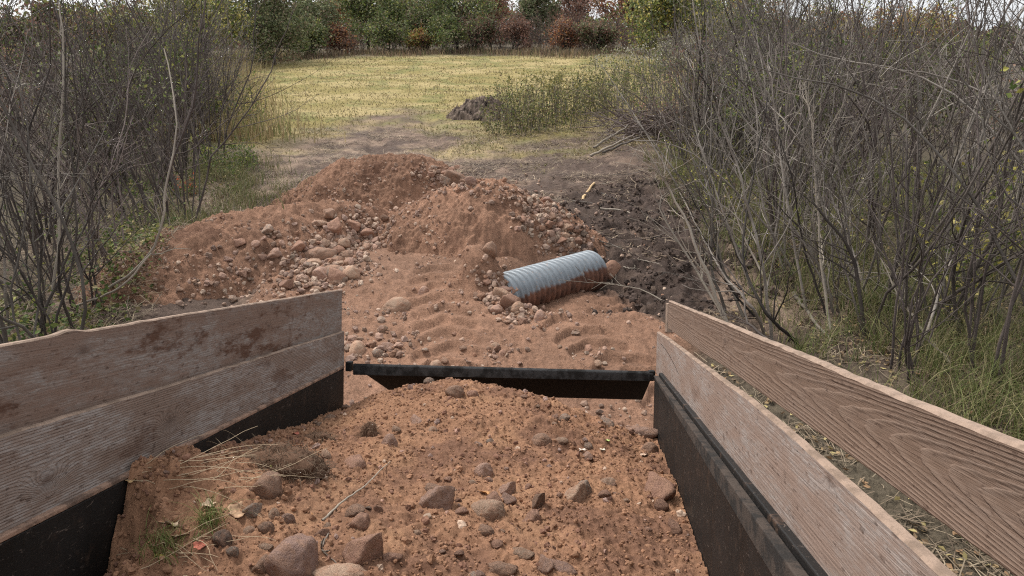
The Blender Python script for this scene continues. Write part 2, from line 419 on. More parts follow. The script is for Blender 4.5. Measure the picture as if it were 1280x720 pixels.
# ------------------------------------------------------------------ trailer frame (s across, t along, h up)
A = 4.1 * ray(430, 460); e1 = ray(730, 325); e1 /= np.linalg.norm(e1)
rB = ray(818, 472); B = rB * (A.dot(e1) / rB.dot(e1)); e2 = B - A; W = float(np.linalg.norm(e2)); e2 /= W
e3 = np.cross(e2, e1); e3 = e3 if e3[1] > 0 else -e3
camL = np.array([-A.dot(e2), -A.dot(e1), -A.dot(e3)])
def rayL(x, y):
    r = ray(x, y); return np.array([r.dot(e2), r.dot(e1), r.dot(e3)])
def onwall(x, y, s):
    r = rayL(x, y); return camL + r * (s - camL[0]) / r[0]
Aw = c2w(A); w1, w2, w3 = d2w(e1), d2w(e2), d2w(e3)
BED = Matrix(((w2[0], w1[0], w3[0], Aw[0]), (w2[1], w1[1], w3[1], Aw[1]), (w2[2], w1[2], w3[2], Aw[2]), (0, 0, 0, 1)))
def L2w(p): p = np.asarray(p, float); return Aw + p[..., :1] * w2 + p[..., 1:2] * w1 + p[..., 2:3] * w3

# materials of the trailer
def mat_steel(name, dust=.5):
    m = NT(name); v = m.coord(); n1 = m.noise(v, 3, 4); n2 = m.noise(m.scale(v, (30, 22, 70)), 1., 5, .75, 1.2); n3 = m.noise(v, 260, 3)
    scr = m.step(n2, .60, .68)
    ws = m.noise(m.scale(v, (40, 40, 6)), 1., 3, .6)
    c = m.mix(m.step(n1, .35, .7), (.006, .0055, .005), (.013, .011, .010))
    c = m.mix(m.math('MULTIPLY', scr, .8), c, (.13, .10, .082))
    c = m.mix(m.math('MULTIPLY', m.step(m.noise(v, 9, 5, .7), .55, .72), dust), c, (.13, .075, .048))
    c = m.mix(m.math('MULTIPLY', m.step(n3, .64, .72), .3), c, (.18, .13, .10))
    r = m.math('MULTIPLY_ADD', ws, .3, .42)
    return m.fin(c, r, m.bump(n2, .002, .5), spec=.3)
M_black = mat_steel('gate_black_paint', .05)
M_steel = mat_steel('black_painted_steel', .25); M_rail = mat_steel('dusty_black_steel', .9)
def mat_dustsurf(name, a, b):
    m = NT(name); v = m.coord(); c = m.mix(m.step(m.noise(v, 14, 5, .7), .42, .6), a, b)
    return m.fin(c, .9, m.bump(m.noise(v, 200, 4), .003, .8))
M_raildust = mat_dustsurf('rail_dust', (.30, .19, .135), (.12, .08, .06))
M_raildust2 = mat_dustsurf('rail_grime', (.060, .045, .036), (.022, .019, .017))
M_gateedge = mat_dustsurf('worn_gate_paint', (.060, .060, .060), (.022, .021, .020))

def mat_wood(name, h0, t0, k, gap, ca, cb, grey, greyamt, knots, dark=(.09, .045, .028), darkamt=.5, seed=0., line=.5, warp=.05, sat=.1, dth=.56, crack=None):
    """weathered sawn board; growth rings as distance from a slanted pith line"""
    m = NT(name); v = m.coord(); o = m.xyz(v); t = o[1]; h = o[2]
    mp = m.n('ShaderNodeMapping'); m.t.links.new(v, mp.inputs[0]); mp.inputs['Location'].default_value = (seed, seed * 1.7, seed * .6); v2 = mp.outputs[0]
    wv = m.math('MULTIPLY_ADD', m.noise(m.scale(v2, (1, .6, 3)), 1., 2), warp, -warp / 2)
    wv2 = m.math('MULTIPLY_ADD', m.noise(m.scale(v2, (3, 3.5, 30)), 1., 3), .007, -.0035)
    dh = m.math('ADD', m.math('SUBTRACT', h, h0), wv); dt = m.math('MULTIPLY', m.math('TANH', m.math('MULTIPLY', m.math('SUBTRACT', t, t0), k / sat)), sat)
    r = m.math('SQRT', m.math('ADD', m.math('MULTIPLY', dh, dh), m.math('MULTIPLY', dt, dt)))
    r = m.math('ADD', r, wv2)
    core = None
    for (kt, kh, amp, sg) in knots:
        a = m.math('MULTIPLY', m.math('SUBTRACT', t, kt), 1 / (sg * 2.0)); b = m.math('MULTIPLY', m.math('SUBTRACT', h, kh), 1 / sg)
        d2 = m.math('ADD', m.math('MULTIPLY', a, a), m.math('MULTIPLY', b, b))
        g = m.math('POWER', 2.718, m.math('MULTIPLY', d2, -1.)); r = m.math('MULTIPLY_ADD', g, amp, r)
        q = m.math('POWER', 2.718, m.math('MULTIPLY', d2, -5.)); core = q if core is None else m.math('MAXIMUM', core, q)
    fr = m.math('FRACT', m.math('DIVIDE', r, gap))
    ln = m.math('MULTIPLY', m.step(fr, .35, .85), m.math('SUBTRACT', 1., m.step(fr, .9, 1.)))     # soft rise then sharp fall
    fib = m.noise(m.scale(v2, (60, 4.5, 160)), 1., 4, .7)
    c = m.mix(ln, ca, cb)
    c = m.mix(m.math('MULTIPLY', m.step(fib, .35, .65), .35), c, tuple(x * .55 for x in ca))
    gm = m.math('MULTIPLY', m.step(m.noise(m.scale(v2, (5, 2.2, 9)), 1., 5, .68), .40, .58), greyamt)
    flk = m.step(m.noise(m.scale(v2, (40, 16, 80)), 1., 4, .75), .45, .56)
    c = m.mix(m.math('MULTIPLY', gm, m.math('MULTIPLY_ADD', flk, .7, .3)), c, m.mix(ln, grey, tuple(x * .72 for x in grey)))
    dm = m.math('MULTIPLY', m.step(m.noise(m.scale(v2, (8, 2.2, 7)), 1., 5, .72), dth, dth + .1), darkamt)
    c = m.mix(dm, c, dark)
    sp = m.step(m.noise(m.scale(v2, (50, 24, 75)), 1., 4, .65), .58, .68)
    c = m.mix(m.math('MULTIPLY', sp, .6), c, tuple(x * .5 for x in dark))
    if core is not None: c = m.mix(m.math('MULTIPLY', core, .75), c, (.085, .055, .042))
    ck = 0.
    if crack:
        (ta_, ha_), (tb_, hb_) = crack; u = m.math('DIVIDE', m.math('SUBTRACT', t, ta_), tb_ - ta_, clamp=True)
        hc = m.math('MULTIPLY_ADD', m.math('POWER', u, 2.2), hb_ - ha_, ha_); hc = m.math('ADD', hc, m.math('MULTIPLY', wv2, 1.5))
        ins_ = m.math('MULTIPLY', m.math('GREATER_THAN', u, .001), m.math('LESS_THAN', u, .999))
        ck = m.math('MULTIPLY', m.math('SUBTRACT', 1., m.step(m.math('ABSOLUTE', m.math('SUBTRACT', h, hc)), .0008, .0028)), ins_)
        c = m.mix(m.math('MULTIPLY', ck, .9), c, (.02, .014, .011))
    hb = m.math('ADD', m.math('MULTIPLY', ln, -1 * line), m.math('MULTIPLY_ADD', ck, -1.2, m.math('MULTIPLY', fib, .6)))
    nb = m.bump(hb, .0045, 1.)
    return m.fin(c, .8, nb, spec=.25)
GREYW = (.235, .205, .195)
TAN = (.47, .30, .20)
M_edge = mat_dustsurf('pale_board_edge', (.31, .22, .165), (.20, .142, .105))

trailer = link('dump_trailer', None, None, BED)
tag(trailer, 'black dump trailer bed tipped toward the dirt heaps with weathered plank side extensions', 'trailer')

def board(top, bot, s0, thick, mat, seedn, label, notch=None, far=None):
    """top / bot: pixel points along the two long edges of the inner face, met with the plane s = s0"""
    tp = np.array([onwall(x, y, s0) for x, y in top])[:, 1:]; bt = np.array([onwall(x, y, s0) for x, y in bot])[:, 1:]
    far = max(tp[:, 0].max(), bt[:, 0].max()) if far is None else far
    n = 420; t = np.linspace(-4.15, far, n)
    def ext(P):
        P = P[np.argsort(P[:, 0])]; a = np.interp(t, P[:, 0], P[:, 1])
        s = (P[1, 1] - P[0, 1]) / (P[1, 0] - P[0, 0]); lo = t < P[0, 0]; a[lo] = P[0, 1] + s * (t[lo] - P[0, 0]); 
        s = (P[-1, 1] - P[-2, 1]) / (P[-1, 0] - P[-2, 0]); hi = t > P[-1, 0]; a[hi] = P[-1, 1] + s * (t[hi] - P[-1, 0]); return a
    ht = ext(tp) + .0025 * noise2(t * 2.3, t * 0, seedn) + .0018 * noise2(t * 14, t * 0, seedn + 1)
    hb = ext(bt) + .003 * noise2(t * 2.1, t * 0, seedn + 2) + .0012 * noise2(t * 14, t * 0, seedn + 3)
    if notch: ht = ht - notch[1] * np.exp(-((t - notch[0]) / notch[2]) ** 2)
    ins = .004; sg = 1 if s0 > .5 else -1
    prof = []                                           # (s, h) around the section
    for s, e in ((0, -1), (ins, -1.), ):
        pass
    s1 = s0; s2 = s0 + sg * thick
    ring = [(s1, 'b', ins), (s1, 't', -ins), (s1 + sg * ins, 't', 0), (s2 - sg * ins, 't', 0), (s2, 't', -ins), (s2, 'b', ins), (s2 - sg * ins, 'b', 0), (s1 + sg * ins, 'b', 0)]
    V = np.stack([np.stack([np.full(n, s), t, (ht if w_ == 't' else hb) + d], -1) for s, w_, d in ring], 1)   # n,8,3
    V[:, :, 0] += (.004 * noise2(t * .9, t * 0, seedn + 5))[:, None]
    V = V.reshape(-1, 3); i = np.arange(n - 1)[:, None] * 8 + np.arange(8)[None]; j = np.arange(n - 1)[:, None] * 8 + (np.arange(8)[None] + 1) % 8
    Fq = np.stack([i, j, j + 8, i + 8], -1).reshape(-1, 4)
    if sg > 0: pass
    else: Fq = Fq[:, ::-1]
    fm = np.tile([0, 1, 1, 1, 0, 0, 1, 0], n - 1)
    caps = np.array([[7, 6, 5, 4, 3, 2, 1, 0], [(n - 1) * 8 + q for q in range(8)]])
    me = new_mesh('plank', V, [Fq, caps], None, False, None, [mat, M_edge], np.concatenate([fm, [1, 1]]))
    o = link('plank', me, trailer); o['label'] = label
    return o
sL = -.035
kn = lambda x, y, s: onwall(x, y, s)[1:]
k1 = kn(106, 432, sL); k2 = kn(165, 405, sL); k3 = kn(195, 435, sL)
k4 = kn(50, 600, sL); k5 = kn(205, 525, sL); k6 = kn(330, 455, sL)
wLU = mat_wood('weathered_plank_wood', .62, -2.6, .05, .0075, (.195, .132, .102), (.185, .124, .095), (.265, .232, .21), .9,
               [(k1[0], k1[1] - .015, .03, .030), (k3[0], k3[1], .018, .02), (-.9, .32, .02, .02)], seed=3.1, line=.0, darkamt=.95, dth=.51)
wLL = mat_wood('grey_knotty_plank_wood', -.12, -1.2, .06, .0075, (.225, .162, .128), (.165, .115, .09), (.31, .27, .245), .95,
               [(k4[0], k4[1], .05, .03), (k5[0], k5[1], .05, .028), (k6[0], k6[1], .03, .02)], seed=8.4, line=.25, darkamt=.6)
_c1 = kn(1060, 508, 1.80); _c2 = kn(1250, 640, 1.80)
wRU = mat_wood('brown_cathedral_grain_wood', float((_c1[1] + _c2[1]) / 2), float(_c1[0]) - .95, .095, .0046, (.168, .108, .076), (.21, .142, .104), (.20, .145, .115), .35,
               [(kn(905, 425, 1.80)[0], kn(905, 425, 1.80)[1], .015, .015)], seed=5.5, line=-.25, darkamt=.4, warp=.028, sat=.085)
wRL = mat_wood('pinkish_spotted_wood', .45, -1., .03, .010, (.27, .19, .15), (.26, .182, .143), (.33, .28, .25), .8,
               [(kn(1040, 600, 1.79)[0], kn(1040, 600, 1.79)[1], .02, .02)], seed=11.2, line=.04, darkamt=.35, crack=(tuple(kn(826, 430, 1.785)), tuple(kn(848, 468, 1.785))))
kk = kn(104, 425, sL)
board([(0, 432), (80, 418), (180, 401), (300, 382), (427, 362)], [(0, 549), (200, 487), (427, 415)], sL - .004, .022, wLU, 101,
      'upper weathered brown plank with a knot notched out of its top edge', notch=(kk[0] - .05, -.010, .05))
board([(0, 545), (200, 486), (427, 415)], [(0, 670), (200, 573), (430, 463)], sL + .02, .022, wLL, 111, 'lower grey plank with large round knots')
board([(839, 377), (920, 410), (1000, 443), (1280, 561)], [(835, 411), (980, 512), (1260, 714)], 1.80, .022, wRU, 121, 'upper brown plank with bold arched grain and an open gap below it')
board([(825, 417), (880, 458), (936, 500), (980, 536), (1180, 720)], [(820, 466), (1011, 719)], 1.785, .022, wRL, 131, 'lower pinkish plank with dark spots and a curved crack')

# steel tub
def part(name, V, Fs, mat, parent=trailer, bev=.004, mats=None, fmat=None):
    me = new_mesh(name, np.array(V), np.array(Fs), mat, False); o = link(name, me, parent)
    if bev: bevel(o, bev)
    return o
hN = .06                                                       # rails rise a little toward the camera
def wall_box(s_a, s_b, h_lo, h_hi):
    V = [(s, t, h + (hN * (-t) / 2.65 if up else 0)) for (s, t, h, up) in
         [(s_a, -4.2, h_lo, 0), (s_b, -4.2, h_lo, 0), (s_b, 0, h_lo, 0), (s_a, 0, h_lo, 0), (s_a, -4.2, h_hi, 1), (s_b, -4.2, h_hi, 1), (s_b, 0, h_hi, 1), (s_a, 0, h_hi, 1)]]
    Fs = [[0,3,2,1],[4,5,6,7],[0,1,5,4],[1,2,6,5],[2,3,7,6],[3,0,4,7]]
    return V, Fs
hL = -.05
Vl = [(s, t, h) for s, t, h in [(-.05, -4.2, -.47), (0, -4.2, -.47), (0, 0, -.47), (-.05, 0, -.47), (-.05, -4.2, -.084), (0, -4.2, -.084), (0, 0, -.002), (-.05, 0, -.002)]]
part('side_panel', Vl, [[0,3,2,1],[4,5,6,7],[0,1,5,4],[1,2,6,5],[2,3,7,6],[3,0,4,7]], M_steel)['label'] = 'black side wall under the grey knotty plank'
Vl = [(-.05, -4.2, -.082), (.004, -4.2, -.082), (.004, 0, 0), (-.05, 0, 0), (-.05, -4.2, -.068), (.004, -4.2, -.068), (.004, 0, .013), (-.05, 0, .013)]
part('side_rail', Vl, [[0,3,2,1],[4,5,6,7],[0,1,5,4],[1,2,6,5],[2,3,7,6],[3,0,4,7]], M_raildust, bev=.003)['label'] = 'dusty tan ledge under the grey knotty plank'
V, Fs = wall_box(W, W + .03, -.47, 0); part('side_panel', V, Fs, M_steel)['label'] = 'scratched black side wall under the pinkish plank'
V, Fs = wall_box(W - .004, W + .022, 0.002, .012); part('side_rail', V, Fs, M_raildust2, bev=.003)
V, Fs = wall_box(W + .023, W + .078, -.06, .028); part('side_rail', V, Fs, M_rail, bev=.004)
V = []; Fs = []; box(V, Fs, (-.05, -4.2, -.49), (W + .05, .03, -.472)); part('bed_floor', V, Fs, M_steel)
V = []; Fs = []; box(V, Fs, (-.05, -4.26, -.49), (W + .05, -4.202, .15)); part('front_panel', V, Fs, M_steel)
for x0 in (.35, 1.25):
    V = []; Fs = []; box(V, Fs, (x0, -4.1, -.62), (x0 + .07, -.05, -.492)); part('chassis_beam', V, Fs, M_steel)
# tailgate hanging open from the rail height
def dpt(x, y, z): p = ray(x, y) * z - A; return np.array([p.dot(e2), p.dot(e1), p.dot(e3)])
_g = NT('plain_black_gate'); _gv = _g.coord(); M_gate = _g.fin(_g.mix(_g.step(_g.noise(_gv, 7, 5, .7), .45, .75), (.005, .005, .005), (.012, .010, .009)), .7, _g.bump(_g.noise(_gv, 90, 3), .001, .4), spec=.12)
ta = dpt(441, 457, 4.12); tb = dpt(817, 467, 3.95); ba = dpt(492, 492, 4.50); bb = dpt(803, 500, 4.33)
nrm = np.cross(tb - ta, ba - ta); nrm /= np.linalg.norm(nrm)
if nrm[1] > 0: nrm = -nrm
def slab(P, th, mat, name, parent=trailer, bev=.003):
    P = np.array(P); Q = P - nrm * th; V = np.concatenate([P, Q]); k = len(P)
    Fs = [list(range(k))[::-1], [k + i for i in range(k)]] + [[i, (i + 1) % k, (i + 1) % k + k, i + k] for i in range(k)]
    bm_V = V; me = bpy.data.meshes.new(name); me.from_pydata([tuple(v) for v in V], [], Fs); me.materials.append(mat)
    o = link(name, me, parent); bevel(o, bev); return o
gate = slab([ta, tb, bb, ba], .006, M_gate, 'tailgate'); gate['label'] = 'black steel tailgate swung open over the red ground'
dn = (ba - ta); dn /= np.linalg.norm(dn); fa = dpt(441, 457, 4.10); fb = dpt(817, 467, 3.93); fc = dpt(817, 477, 3.94); fd_ = dpt(441, 469, 4.11)
fl = slab([fa, fb, fc, fd_], .016, M_gateedge, 'tailgate_lip', gate, .004)
for (s_, lab) in ((.005, 0), (W - .03, 0)):
    V = []; Fs = []; box(V, Fs, (s_, .004, -.02), (s_ + .035, .05, .035)); part('hinge_lug', V, Fs, M_rail, bev=.006)
# bolt-on stakes behind the planks
for s_, t_ in ((-.085, -.25), (-.085, -2.2), (1.838, .22), (1.838, -3.6)):
    V = []; Fs = []; box(V, Fs, (s_ - .015, t_ - .04, -.4 if s_ < 0 else .23), (s_ + .016, t_ + .04, .38 if s_ < 0 else .395)); part('stake', V, Fs, M_rail if s_ < 0 else M_edge, bev=.004)

# ------------------------------------------------------------------ dirt load
CP = [(0,.15,-.30),(0,-.5,-.22),(0,-.95,-.158),(0,-1.35,-.115),(0,-1.67,-.07),(0,-1.95,-.055),(.0,-2.05,-.24),(0,-2.12,-.36),(0,-2.6,-.46),
      (.10,-2.0,-.10),(.10,-2.2,-.30),(.3,-.12,-.12),(.55,-.02,-.10),(.8,-.06,-.105),(1.0,-.12,-.115),(1.25,-.2,-.155),(1.5,-.22,-.235),(1.742,.05,-.335),(1.742,-.5,-.30),(1.742,-1.1,-.29),(1.742,-1.7,-.325),
      (.45,-1.,-.16),(.9,-1.,-.17),(1.35,-1.,-.23),(.45,-1.5,-.15),(.9,-1.6,-.21),(1.3,-1.7,-.26),(.35,-2.0,-.17),(.6,-2.1,-.22),(1.0,-2.1,-.26),(1.4,-2.2,-.30),(1.742,-2.4,-.34),(.3,-2.6,-.34),(1,-2.7,-.33),(1,-3.3,-.40),(0,-3.3,-.46),(1.742,-3.3,-.42),
      (.2,.1,-.26),(.6,.25,-.30),(1.0,.2,-.33),(1.4,.15,-.38)]
CP = np.array(CP)
def _tps(r2): return np.where(r2 > 0, .5 * r2 * np.log(r2 + 1e-12), 0)
def _fit(P, lam=.002):
    n = len(P); K = _tps(((P[:, None, :2] - P[None, :, :2]) ** 2).sum(-1)) + lam * np.eye(n)
    Q = np.c_[np.ones(n), P[:, :2]]; M = np.block([[K, Q], [Q.T, np.zeros((3, 3))]])
    return np.linalg.solve(M, np.r_[P[:, 2], 0, 0, 0])
_w = _fit(CP)
def Lh(s, t, fine=True):
    s = np.asarray(s, float); t = np.asarray(t, float); r = _w[-3] + _w[-2] * s + _w[-1] * t
    for k in range(len(CP)): r = r + _w[k] * _tps((s - CP[k, 0]) ** 2 + (t - CP[k, 1]) ** 2)
    r = r - .55 * np.clip(t - .06, 0, 9)
    r = r + .020 * fbm(s, t, 3.2, 3, 201) + bill(s, t, 9, 3, 205) * .011 * (1 + .8 * fbm(s, t, 2, 2, 209))
    if fine: r = r + bill(s, t, 26, 4, 207) * .0065 + fbm(s, t, 80, 3, 208) * .0042
    r = r + .09 * fbm(s, t, 5, 3, 215) * np.exp(-(s / .22) ** 2) * sst(1.2, 1.9, -t) + .075 * fbm(s, t, 13, 3, 216) * np.exp(-(s / .16) ** 2) * sst(1.7, 2.0, -t)
    return np.minimum(r, .03)
ns, nt = 380, 800
s_ = np.linspace(.003, W - .003, ns); t_ = np.linspace(-3.3, 1.35, nt); SS, TT = np.meshgrid(s_, t_, indexing='ij')
TT2 = TT.copy(); Sx = SS + np.clip(TT - .02, 0, 9) * (SS - W / 2) * -.12      # spill narrows a touch past the bed
HH = Lh(SS, TT)
n1 = fbm(SS, TT, 2.2, 4, 211); n2 = fbm(SS, TT, 8, 3, 212)
LC = np.array([.262, .140, .082]); LD = np.array([.140, .073, .048])
c = LC + (LD - LC) * (sst(-.25, .55, n1 * .8 + n2 * .35 - .25 * (SS < .35)))[..., None] * .75
c = c + (np.array([.32, .178, .10]) - c) * (sst(.0, .5, fbm(SS, TT, 3, 2, 219)) * .5)[..., None]
lm = new_mesh('dirt_load', np.stack([Sx, TT, HH], -1).reshape(-1, 3), grid_faces(ns, nt)[:, ::-1], M_load, True, np.clip(c, .01, 1).reshape(-1, 3))
load = link('dirt_load', lm, None, BED); tag(load, 'loose red dirt load heaped in the black trailer bed', 'dirt load')
_kk = np.linspace(1.0, 6, 2500)
_ls = np.arange(-.6, W + .6, .01); _lt = np.arange(-3.4, 1.5, .01); _LS = Lh(*np.meshgrid(_ls, _lt, indexing='ij'), False)
def pixL(x, y):
    P = camL + rayL(x, y)[None] * _kk[:, None]
    i = np.clip(np.round((P[:, 0] + .6) / .01).astype(int), 0, len(_ls) - 1); j = np.clip(np.round((P[:, 1] + 3.4) / .01).astype(int), 0, len(_lt) - 1)
    i = int(np.argmax(P[:, 2] < _LS[i, j])); return P[i], _kk[i]

# ------------------------------------------------------------------ stones
def ico(sub):
    bm_ = __import__('bmesh').new(); __import__('bmesh').ops.create_icosphere(bm_, subdivisions=sub, radius=1)
    V = np.array([v.co[:] for v in bm_.verts]); Fc = np.array([[v.index for v in f.verts] for f in bm_.faces]); bm_.free(); return V, Fc
IV, IF = ico(4); IV1, IF1 = ico(1); IV2, IF2 = ico(2)
def rockshape(V, rng, ang, seed):
    d = V / np.linalg.norm(V, axis=1)[:, None]; n = rng.normal(0, 1, (14, 3)); n /= np.linalg.norm(n, axis=1)[:, None]
    di = rng.uniform(.62, 1.0, 14); q = np.clip(d @ n.T, 1e-3, None); rp = di / q; p = 6 + 26 * ang
    r = (np.clip(rp, 0, 6) ** -p).sum(1) ** (-1 / p); r = r * (.35 + .65 * 1) ; r = r * ang + (1 - ang) * (r * .45 + .5)
    r = r + .07 * noise3(d * 1.8, seed) + .045 * noise3(d * 5, seed + 1) + .022 * noise3(d * 12, seed + 2)
    return d * r[:, None]
ROCKM = []
def mat_rock(name, a, b, spk):
    m = NT(name); v = m.coord(); gc = m.coord('Generated'); n1 = m.noise(gc, 2.5, 5, .6); n2 = m.noise(gc, 22, 4, .7); n3 = m.noise(gc, 5, 5, .7)
    c = m.mix(m.step(n1, .35, .65), a, b); c = m.mix(m.math('MULTIPLY', m.step(n2, .55, .75), .5), c, spk)
    c = m.mix(m.math('MULTIPLY_ADD', m.step(n3, .42, .62), .5, .3), c, (.34, .19, .12))
    k = m.math('MULTIPLY_ADD', m.n('ShaderNodeObjectInfo').outputs['Random'], .4, .8); comb = m.n('ShaderNodeCombineXYZ')
    for i in range(3): m.set(comb.inputs[i], k)
    c = m.mix(1., c, comb.outputs[0], 'MULTIPLY')
    return m.fin(c, .75, m.bump(m.noise(gc, 40, 4, .7), .004, .8, m.bump(m.math('ADD', n2, n1), .01, .9)), spec=.3)
RM = {'red': mat_rock('red_sandstone', (.28, .15, .105), (.19, .105, .08), (.12, .07, .05)),
      'pink': mat_rock('pink_stone', (.36, .235, .185), (.28, .175, .14), (.45, .34, .28)),
      'tan': mat_rock('tan_stone', (.38, .27, .19), (.30, .20, .14), (.2, .13, .1)),
      'brown': mat_rock('brown_stone', (.21, .135, .095), (.15, .10, .075), (.09, .06, .05)),
      'grey': mat_rock('grey_stone', (.21, .185, .155), (.28, .235, .19), (.1, .09, .08)),
      'purple': mat_rock('mauve_stone', (.25, .16, .135), (.31, .205, .175), (.40, .30, .26)),
      'dark': mat_rock('dark_stone', (.05, .05, .047), (.08, .075, .07), (.14, .12, .10))}
PROT = {}
rg = np.random.default_rng(55)
for ang in (0, 1):
    PROT[ang] = []
    for k in range(5):
        V = rockshape(IV, rg, .25 if ang == 0 else .95, 300 + 10 * k + ang)
        PROT[ang].append({nm: new_mesh('stone', V, IF, mt, True) for nm, mt in RM.items()})
def stone(P, size, kind, ang, R, label, group, rot, name='stone', sink=.32, seed=0):
    """size = (x, y, z) full widths in metres; R = base frame 3x3"""
    rng = np.random.default_rng(seed); me = PROT[ang][int(rng.integers(5))][kind]
    o = link(name, me); rx = Matrix.Rotation(rng.uniform(-.35, .35), 3, 'X') @ Matrix.Rotation(rot, 3, 'Z')
    Mx = (R @ rx).to_4x4() @ Matrix.Diagonal((size[0] / 1.6, size[1] / 1.6, size[2] / 1.6, 1))
    up = R @ Vector((0, 0, 1)); Mx.translation = Vector(P) + up * (size[2] * (.5 - sink)); o.matrix_world = Mx
    tag(o, label, 'stone', group); return o
R_bed = BED.to_3x3(); R_id = Matrix.Identity(3)
# named stones of the load: pixel centre, pixel width, height ratio, kind, angular, label
LS = [
 (365, 697, 64, 62, 'purple', 1, 'large flat purplish slab of stone at the very front of the dirt load'),
 (452, 688, 46, 38, 'red', 1, 'blocky reddish stone with a flat top beside the large purplish slab'),
 (428, 716, 70, 22, 'tan', 0, 'broad pale tan stone cut by the bottom edge of the photo'),
 (334, 606, 42, 38, 'brown', 1, 'pointed brown stone with a yellow leaf on it below the root clump'),
 (277, 670, 24, 22, 'dark', 0, 'blackish oval stone among dead leaves'),
 (604, 587, 24, 26, 'pink', 0, 'smooth upright egg-shaped pink stone in the middle of the load'),
 (543, 624, 42, 30, 'pink', 1, 'flat pink stone with white veins left of the smooth tan slab'),
 (611, 635, 42, 22, 'tan', 0, 'smooth tan slab stone half sunk beside a yellow leaf'),
 (729, 609, 20, 28, 'grey', 0, 'grey upright stone with a stone shard leaning on it'),
 (718, 619, 26, 24, 'tan', 1, 'pale tan shard leaning against the grey upright stone'),
 (824, 609, 34, 38, 'red', 1, 'angular reddish stone lying against the black side wall'),
 (487, 551, 18, 22, 'pink', 0, 'upright barrel shaped stone near the torn root fibres'),
 (568, 489, 24, 14, 'brown', 0, 'brown stone on the crest of the load under the tailgate lip'),
 (591, 491, 15, 12, 'red', 0, 'small red stone on the crest next to the brown one'),
 (677, 548, 24, 16, 'brown', 0, 'dark soil crusted cobble on the sandy slope of the load'),
 (443, 579, 32, 12, 'red', 1, 'thin flat red stone left of the load centre'),
 (633, 612, 20, 17, 'pink', 1, 'small square pink stone on the load centre'),
 (635, 625, 20, 12, 'purple', 1, 'low purplish stone just below the small square pink one'),
 (667, 646, 22, 20, 'red', 1, 'three cornered reddish stone low on the load'),
 (672, 626, 15, 22, 'brown', 1, 'narrow brown stone standing on edge on the load'),
 (450, 652, 28, 24, 'red', 1, 'rusty pyramid shaped stone above the blocky reddish stone'),
 (651, 690, 24, 16, 'tan', 1, 'tan flat block near the bottom centre of the load'),
 (682, 705, 18, 22, 'pink', 1, 'pink wedge stone near the bottom centre of the load'),
 (706, 712, 34, 12, 'purple', 1, 'long narrow mauve stone beside the pink wedge'),
 (625, 711, 30, 18, 'brown', 1, 'brown topped stone at the bottom centre of the load'),
 (607, 663, 22, 10, 'brown', 0, 'flat dark brown stone right of the load centre line'),
 (626, 664, 14, 9, 'tan', 0, 'pale pebble beside the flat dark brown stone'),
 (342, 642, 14, 17, 'tan', 0, 'roundish tan stone in the row below the pointed brown stone'),
 (359, 647, 17, 18, 'pink', 0, 'round orange pink stone in the row below the pointed brown stone'),
 (333, 657, 20, 18, 'brown', 0, 'dull brown stone in the row below the pointed brown stone'),
 (312, 663, 17, 14, 'tan', 0, 'small pale stone next to the blackish oval stone'),
 (313, 637, 22, 14, 'grey', 1, 'grey half buried stone below the pointed brown stone'),
 (291, 687, 16, 14, 'grey', 0, 'bluish grey pebble below the blackish oval stone'),
 (330, 705, 24, 24, 'brown', 1, 'brown stone tucked against the large purplish slab'),
 (590, 603, 12, 8, 'tan', 0, 'pale pebble below the egg-shaped pink stone'),
 (611, 600, 12, 8, 'pink', 0, 'pale oval pebble at the foot of the egg-shaped stone'),
 (800, 538, 34, 22, 'pink', 1, 'large pinkish stone where the load meets the black wall end'),
 (812, 559, 22, 16, 'brown', 0, 'rounded stone under the large pinkish one by the wall end'),
 (758, 603, 20, 10, 'tan', 0, 'low tan stone between the load middle and the scratched wall'),
 (450, 470, 12, 10, 'tan', 0, None),
 (735, 557, 12, 8, 'grey', 0, 'small grey stone on the right slope of the load crest'),
 (520, 525, 18, 12, 'pink', 1, 'pinkish stone lump high on the left of the load crest'),
 (541, 537, 12, 10, 'tan', 0, 'tan pebble below the load crest left of centre'),
 (598, 556, 12, 9, 'pink', 0, 'pale pebble above the egg-shaped pink stone'),
 (612, 552, 12, 10, 'grey', 0, 'grey pebble above the egg-shaped pink stone'),
 (520, 665, 14, 9, 'tan', 0, 'pale oval pebble right of the rusty pyramid stone'),
 (400, 668, 18, 12, 'red', 1, 'reddish stone just above the large purplish slab'),
 (385, 690, 14, 12, 'pink', 0, 'pinkish pebble wedged between slab and blocky stone'),
 (760, 530, 20, 9, 'grey', 1, 'pale flat stone on the sloping end of the load'),
 (845, 660, 20, 16, 'red', 1, 'small reddish stone touching the black wall low down'),
]
for i, (x, y, wd, ht, kd, an, lab) in enumerate(LS):
    if lab is None: continue
    p, k = pixL(x, y + ht * .28); sc = k / F; wm = wd * sc; hm = ht * sc
    stone(L2w(p), (wm * .95, max(wm * .7, hm * .8), hm * 1.05 if ht > wd * .6 else hm * 1.4), kd, an, R_bed, lab, 'stones lying on the dirt load', (i * 1.3) % .7 - .35, seed=i, sink=.43)
rg = np.random.default_rng(91); kinds = ['red', 'pink', 'tan', 'brown', 'red', 'purple', 'grey', 'tan']
desc = {'red': 'small reddish stone', 'pink': 'small pink stone', 'tan': 'small tan stone', 'brown': 'small brown stone', 'purple': 'small mauve stone', 'grey': 'small grey stone'}
